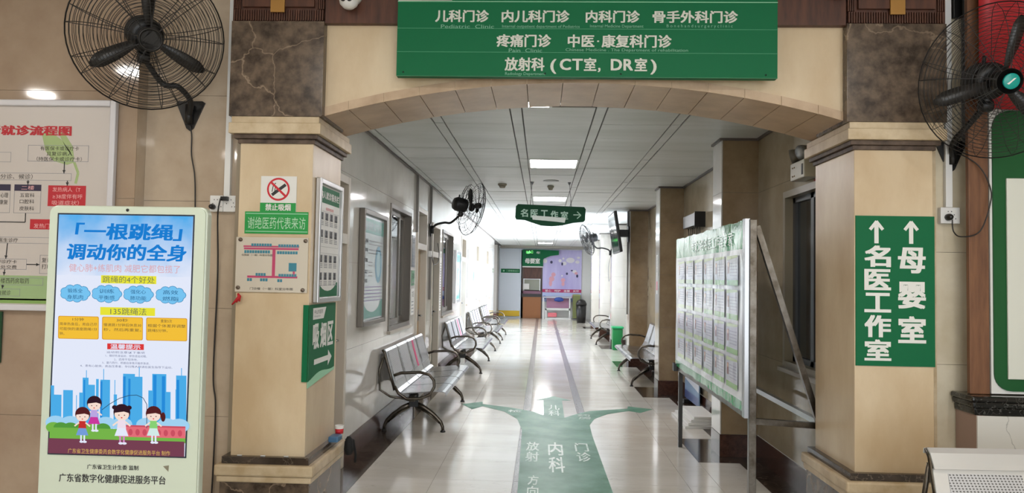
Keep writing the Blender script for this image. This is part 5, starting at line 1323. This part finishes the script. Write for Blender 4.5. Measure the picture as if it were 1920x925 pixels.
t = thing('service_hatch', 'brown wooden service hatch with counter at corridor end', 'hatch', (-.80, YE + .02, 0))
MB().box(.03, .80, .02, .3, 1.53, 1.99, redwood).build('wood_panel', t)
MB().box(.03, .08, .0, .3, 0, 1.99, mat('hatch_jamb', (74, 64, 58), .4)).build('jamb', t); MB().box(.78, .83, -.0, .3, 0, 1.99, mat('hatch_jamb', (0, 0, 0))).build('jamb', t)
MB().box(.03, .80, -.02, .3, .82, .94, mat('hatch_shelf', (24, 20, 22), .3)).build('shelf', t)
MB().box(.03, .80, .0, .25, .94, 1.05, mat('mauve_panel', (130, 92, 112), .5)).build('mauve_panel_board', t)
MB().box(.03, .78, .0, .25, 0, .82, mat('hatch_wood', (158, 104, 62), .5)).build('counter_panel', t)
MB().box(.12, .72, .12, .14, 1.08, 1.5, mat('hatch_glass', (110, 112, 84), .1)).build('window_pane', t)
b = MB(); 
for (p, q, c, d) in ((.09, .12, 1.06, 1.52), (.72, .75, 1.06, 1.52), (.12, .72, 1.5, 1.52)): b.box(p, q, .08, .13, c, d, alu)
b.build('window_frame', t)
o = MB().box(-.13, .13, 0, .01, 0, .22, paper).build('paper_notice'); o.location = (-.61, YE + .052, 1.11); tag(o, 'white paper notice at lower left of the service hatch window', 'notice')
t = thing('wall_mural', 'lilac nursery mural with clouds and maroon stripe on end wall', 'mural', (0, YE - .03, 0))
Mm = lambda x, y: (.03 + (x - 1018) * .0208, 2.63 - (y - 471) * .0208)
x0, z0 = Mm(1018, 566); x1, z1 = Mm(1090, 470)
lil = mat('mural_lilac', (186, 180, 226), .5, var=(172, 164, 218), var2=(200, 196, 236), scale=1.2, stretch=(2, 1, .4))
MB().box(x0, x1, 0, .02, z0, z1, lil).build('sheet', t)
a = Art(Mm, -.002, .001); wc = mat('mural_white', (222, 220, 228), .5); pk = mat('mural_pink', (216, 160, 176), .5); nv_ = mat('mural_navy', (52, 52, 96), .5); mr_ = mat('mural_maroon', (170, 30, 90), .5); bl = mat('mural_blue', (70, 110, 190), .5)
for x, y, rx, ry in ((1069, 489, 8, 5), (1022, 491, 4, 4), (1050, 490, 3, 3), (1058, 495, 4, 3.5), (1082, 492, 4, 3), (1024, 483, 4, 2), (1084, 484, 3, 2), (1077, 510, 4, 3), (1054, 518, 1.5, 1.5), (1056, 486, 2, 2)): a.ell(x, y, rx, ry, wc, 14); a.y -= .00005
for x, y, rx, ry in ((1034, 493, 2.4, 2.8), (1054, 496, 1.8, 3), (1063, 514, 2, 2.4), (1082, 518, 2, 3), (1072, 508, 2, 1.4)): a.ell(x, y, rx, ry, nv_, 10)
for x, y, rx, ry in ((1038, 516, 4, 4), (1035, 524, 5, 5), (1033, 532, 3, 6), (1056, 526, 4, 4), (1056, 533, 3, 4), (1080, 513, 3, 2.5)): a.ell(x, y, rx, ry, pk, 12); a.y -= .00005
a.rect(1018, 543, 1090, 549, mr_); a.rect(1018, 549, 1090, 566, mat('mural_sky', (176, 190, 226), .5)); a.layer(); a.text('爱心 · 呵护 · 温馨 · 关怀', 1023, 544, 1086, 548, wc, .01, 2)
a.ell(1040, 559, 16, 3, bl); a.ell(1022, 558, 4, 3, bl); a.ell(1065, 560, 7, 3, bl); a.ell(1077, 556, 5, 4, pk); a.build('print', t, flat=True)['kind'] = 'stuff'
t = thing('play_bench', 'white framed bench with pink panels below the mural', 'bench', (.05, YE - .45, 0))
for x in (0.0, .1, 1.0): MB().box(x, x + .05, 0, .05, 0, .86 if x != .1 else .4, whitew).build('leg', t)
MB().box(-.02, 1.1, -.02, .38, .80, .86, mat('bench_top', (176, 178, 190), .5)).build('top', t); MB().box(.15, 1.0, .2, .24, .42, .80, mat('pink_panel', (176, 130, 160), .5)).build('back_panel', t)
MB().box(.1, 1.05, 0, .05, .34, .42, whitew).build('rail', t); MB().box(.1, 1.08, -.03, .3, 0, .06, whitew).build('plinth', t)
o = MB().box(-.17, .17, -.12, .12, 0, .16, mat('pink_box', (226, 120, 130), .5)).build('pink_box', bev=.02); o.location = (.42, YE - .33, .08); tag(o, 'pink box on the plinth of the white bench below the mural', 'box')
o = MB().lathe([(.001, -.1), (.14, -.06), (.16, 0), (.1, .08), (.001, .1)], mat('blue_toy', (40, 70, 150), .5), (0, 0, 0), (0, 0, 1), 14).build('blue_toy'); o.location = (.66, YE - .52, .75); o.scale = (1.2, .4, .9); tag(o, 'blue cloth toy hung on front of the white bench below mural', 'toy')
t = thing('olive_cabinet', 'olive cabinet between the white bench and the black dome bin', 'cabinet', (1.20, YE - .45, 0))
MB().box(0, .28, 0, .4, 0.05, .95, mat('olive_paint', (132, 140, 84), .5)).build('body', t, .01); MB().box(.01, .27, -.01, 0, .1, .9, mat('olive_paint_dark', (110, 118, 70), .5)).build('door', t)

# ------------------------------------------------------------------ hall ceiling downlights (first three seen mirrored in the tiled wall, others added for light)
dl = mat('downlight_lens', (255, 250, 240), .4, emit=22)
for k, (x, y) in enumerate(((-5.35, .66), (-3.85, 1.6), (-4.9, -3.1), (-1.8, 1.2), (.4, 1.2), (2.4, 1.2), (-1.8, -2), (1, -2))):
    t = thing('downlight', ['leftmost round downlight in hall ceiling', 'second round downlight, above the flow chart area', 'round downlight at the back left of the hall', 'added round downlight above the kiosk', 'added round downlight in front of the arch', 'added round downlight before the right pillar', 'added rear round downlight left of centre', 'added rear round downlight right of centre'][k], 'ceiling light', (x, y, 3.4), 0, 'hall ceiling downlights')
    MB().lathe([(.16, 0), (.16, -.012), (.13, -.014), (.13, -.004)], white, seg=28).build('trim_ring', t)
    MB().lathe([(.13, -.003), (.13, -.008), (0, -.009)], dl, seg=28).build('lens', t)
    l = area('downlight_glow', (x, y, 3.37), (0, 0, 0), .24, .24, 24, (1, .95, .885), 'DISK')
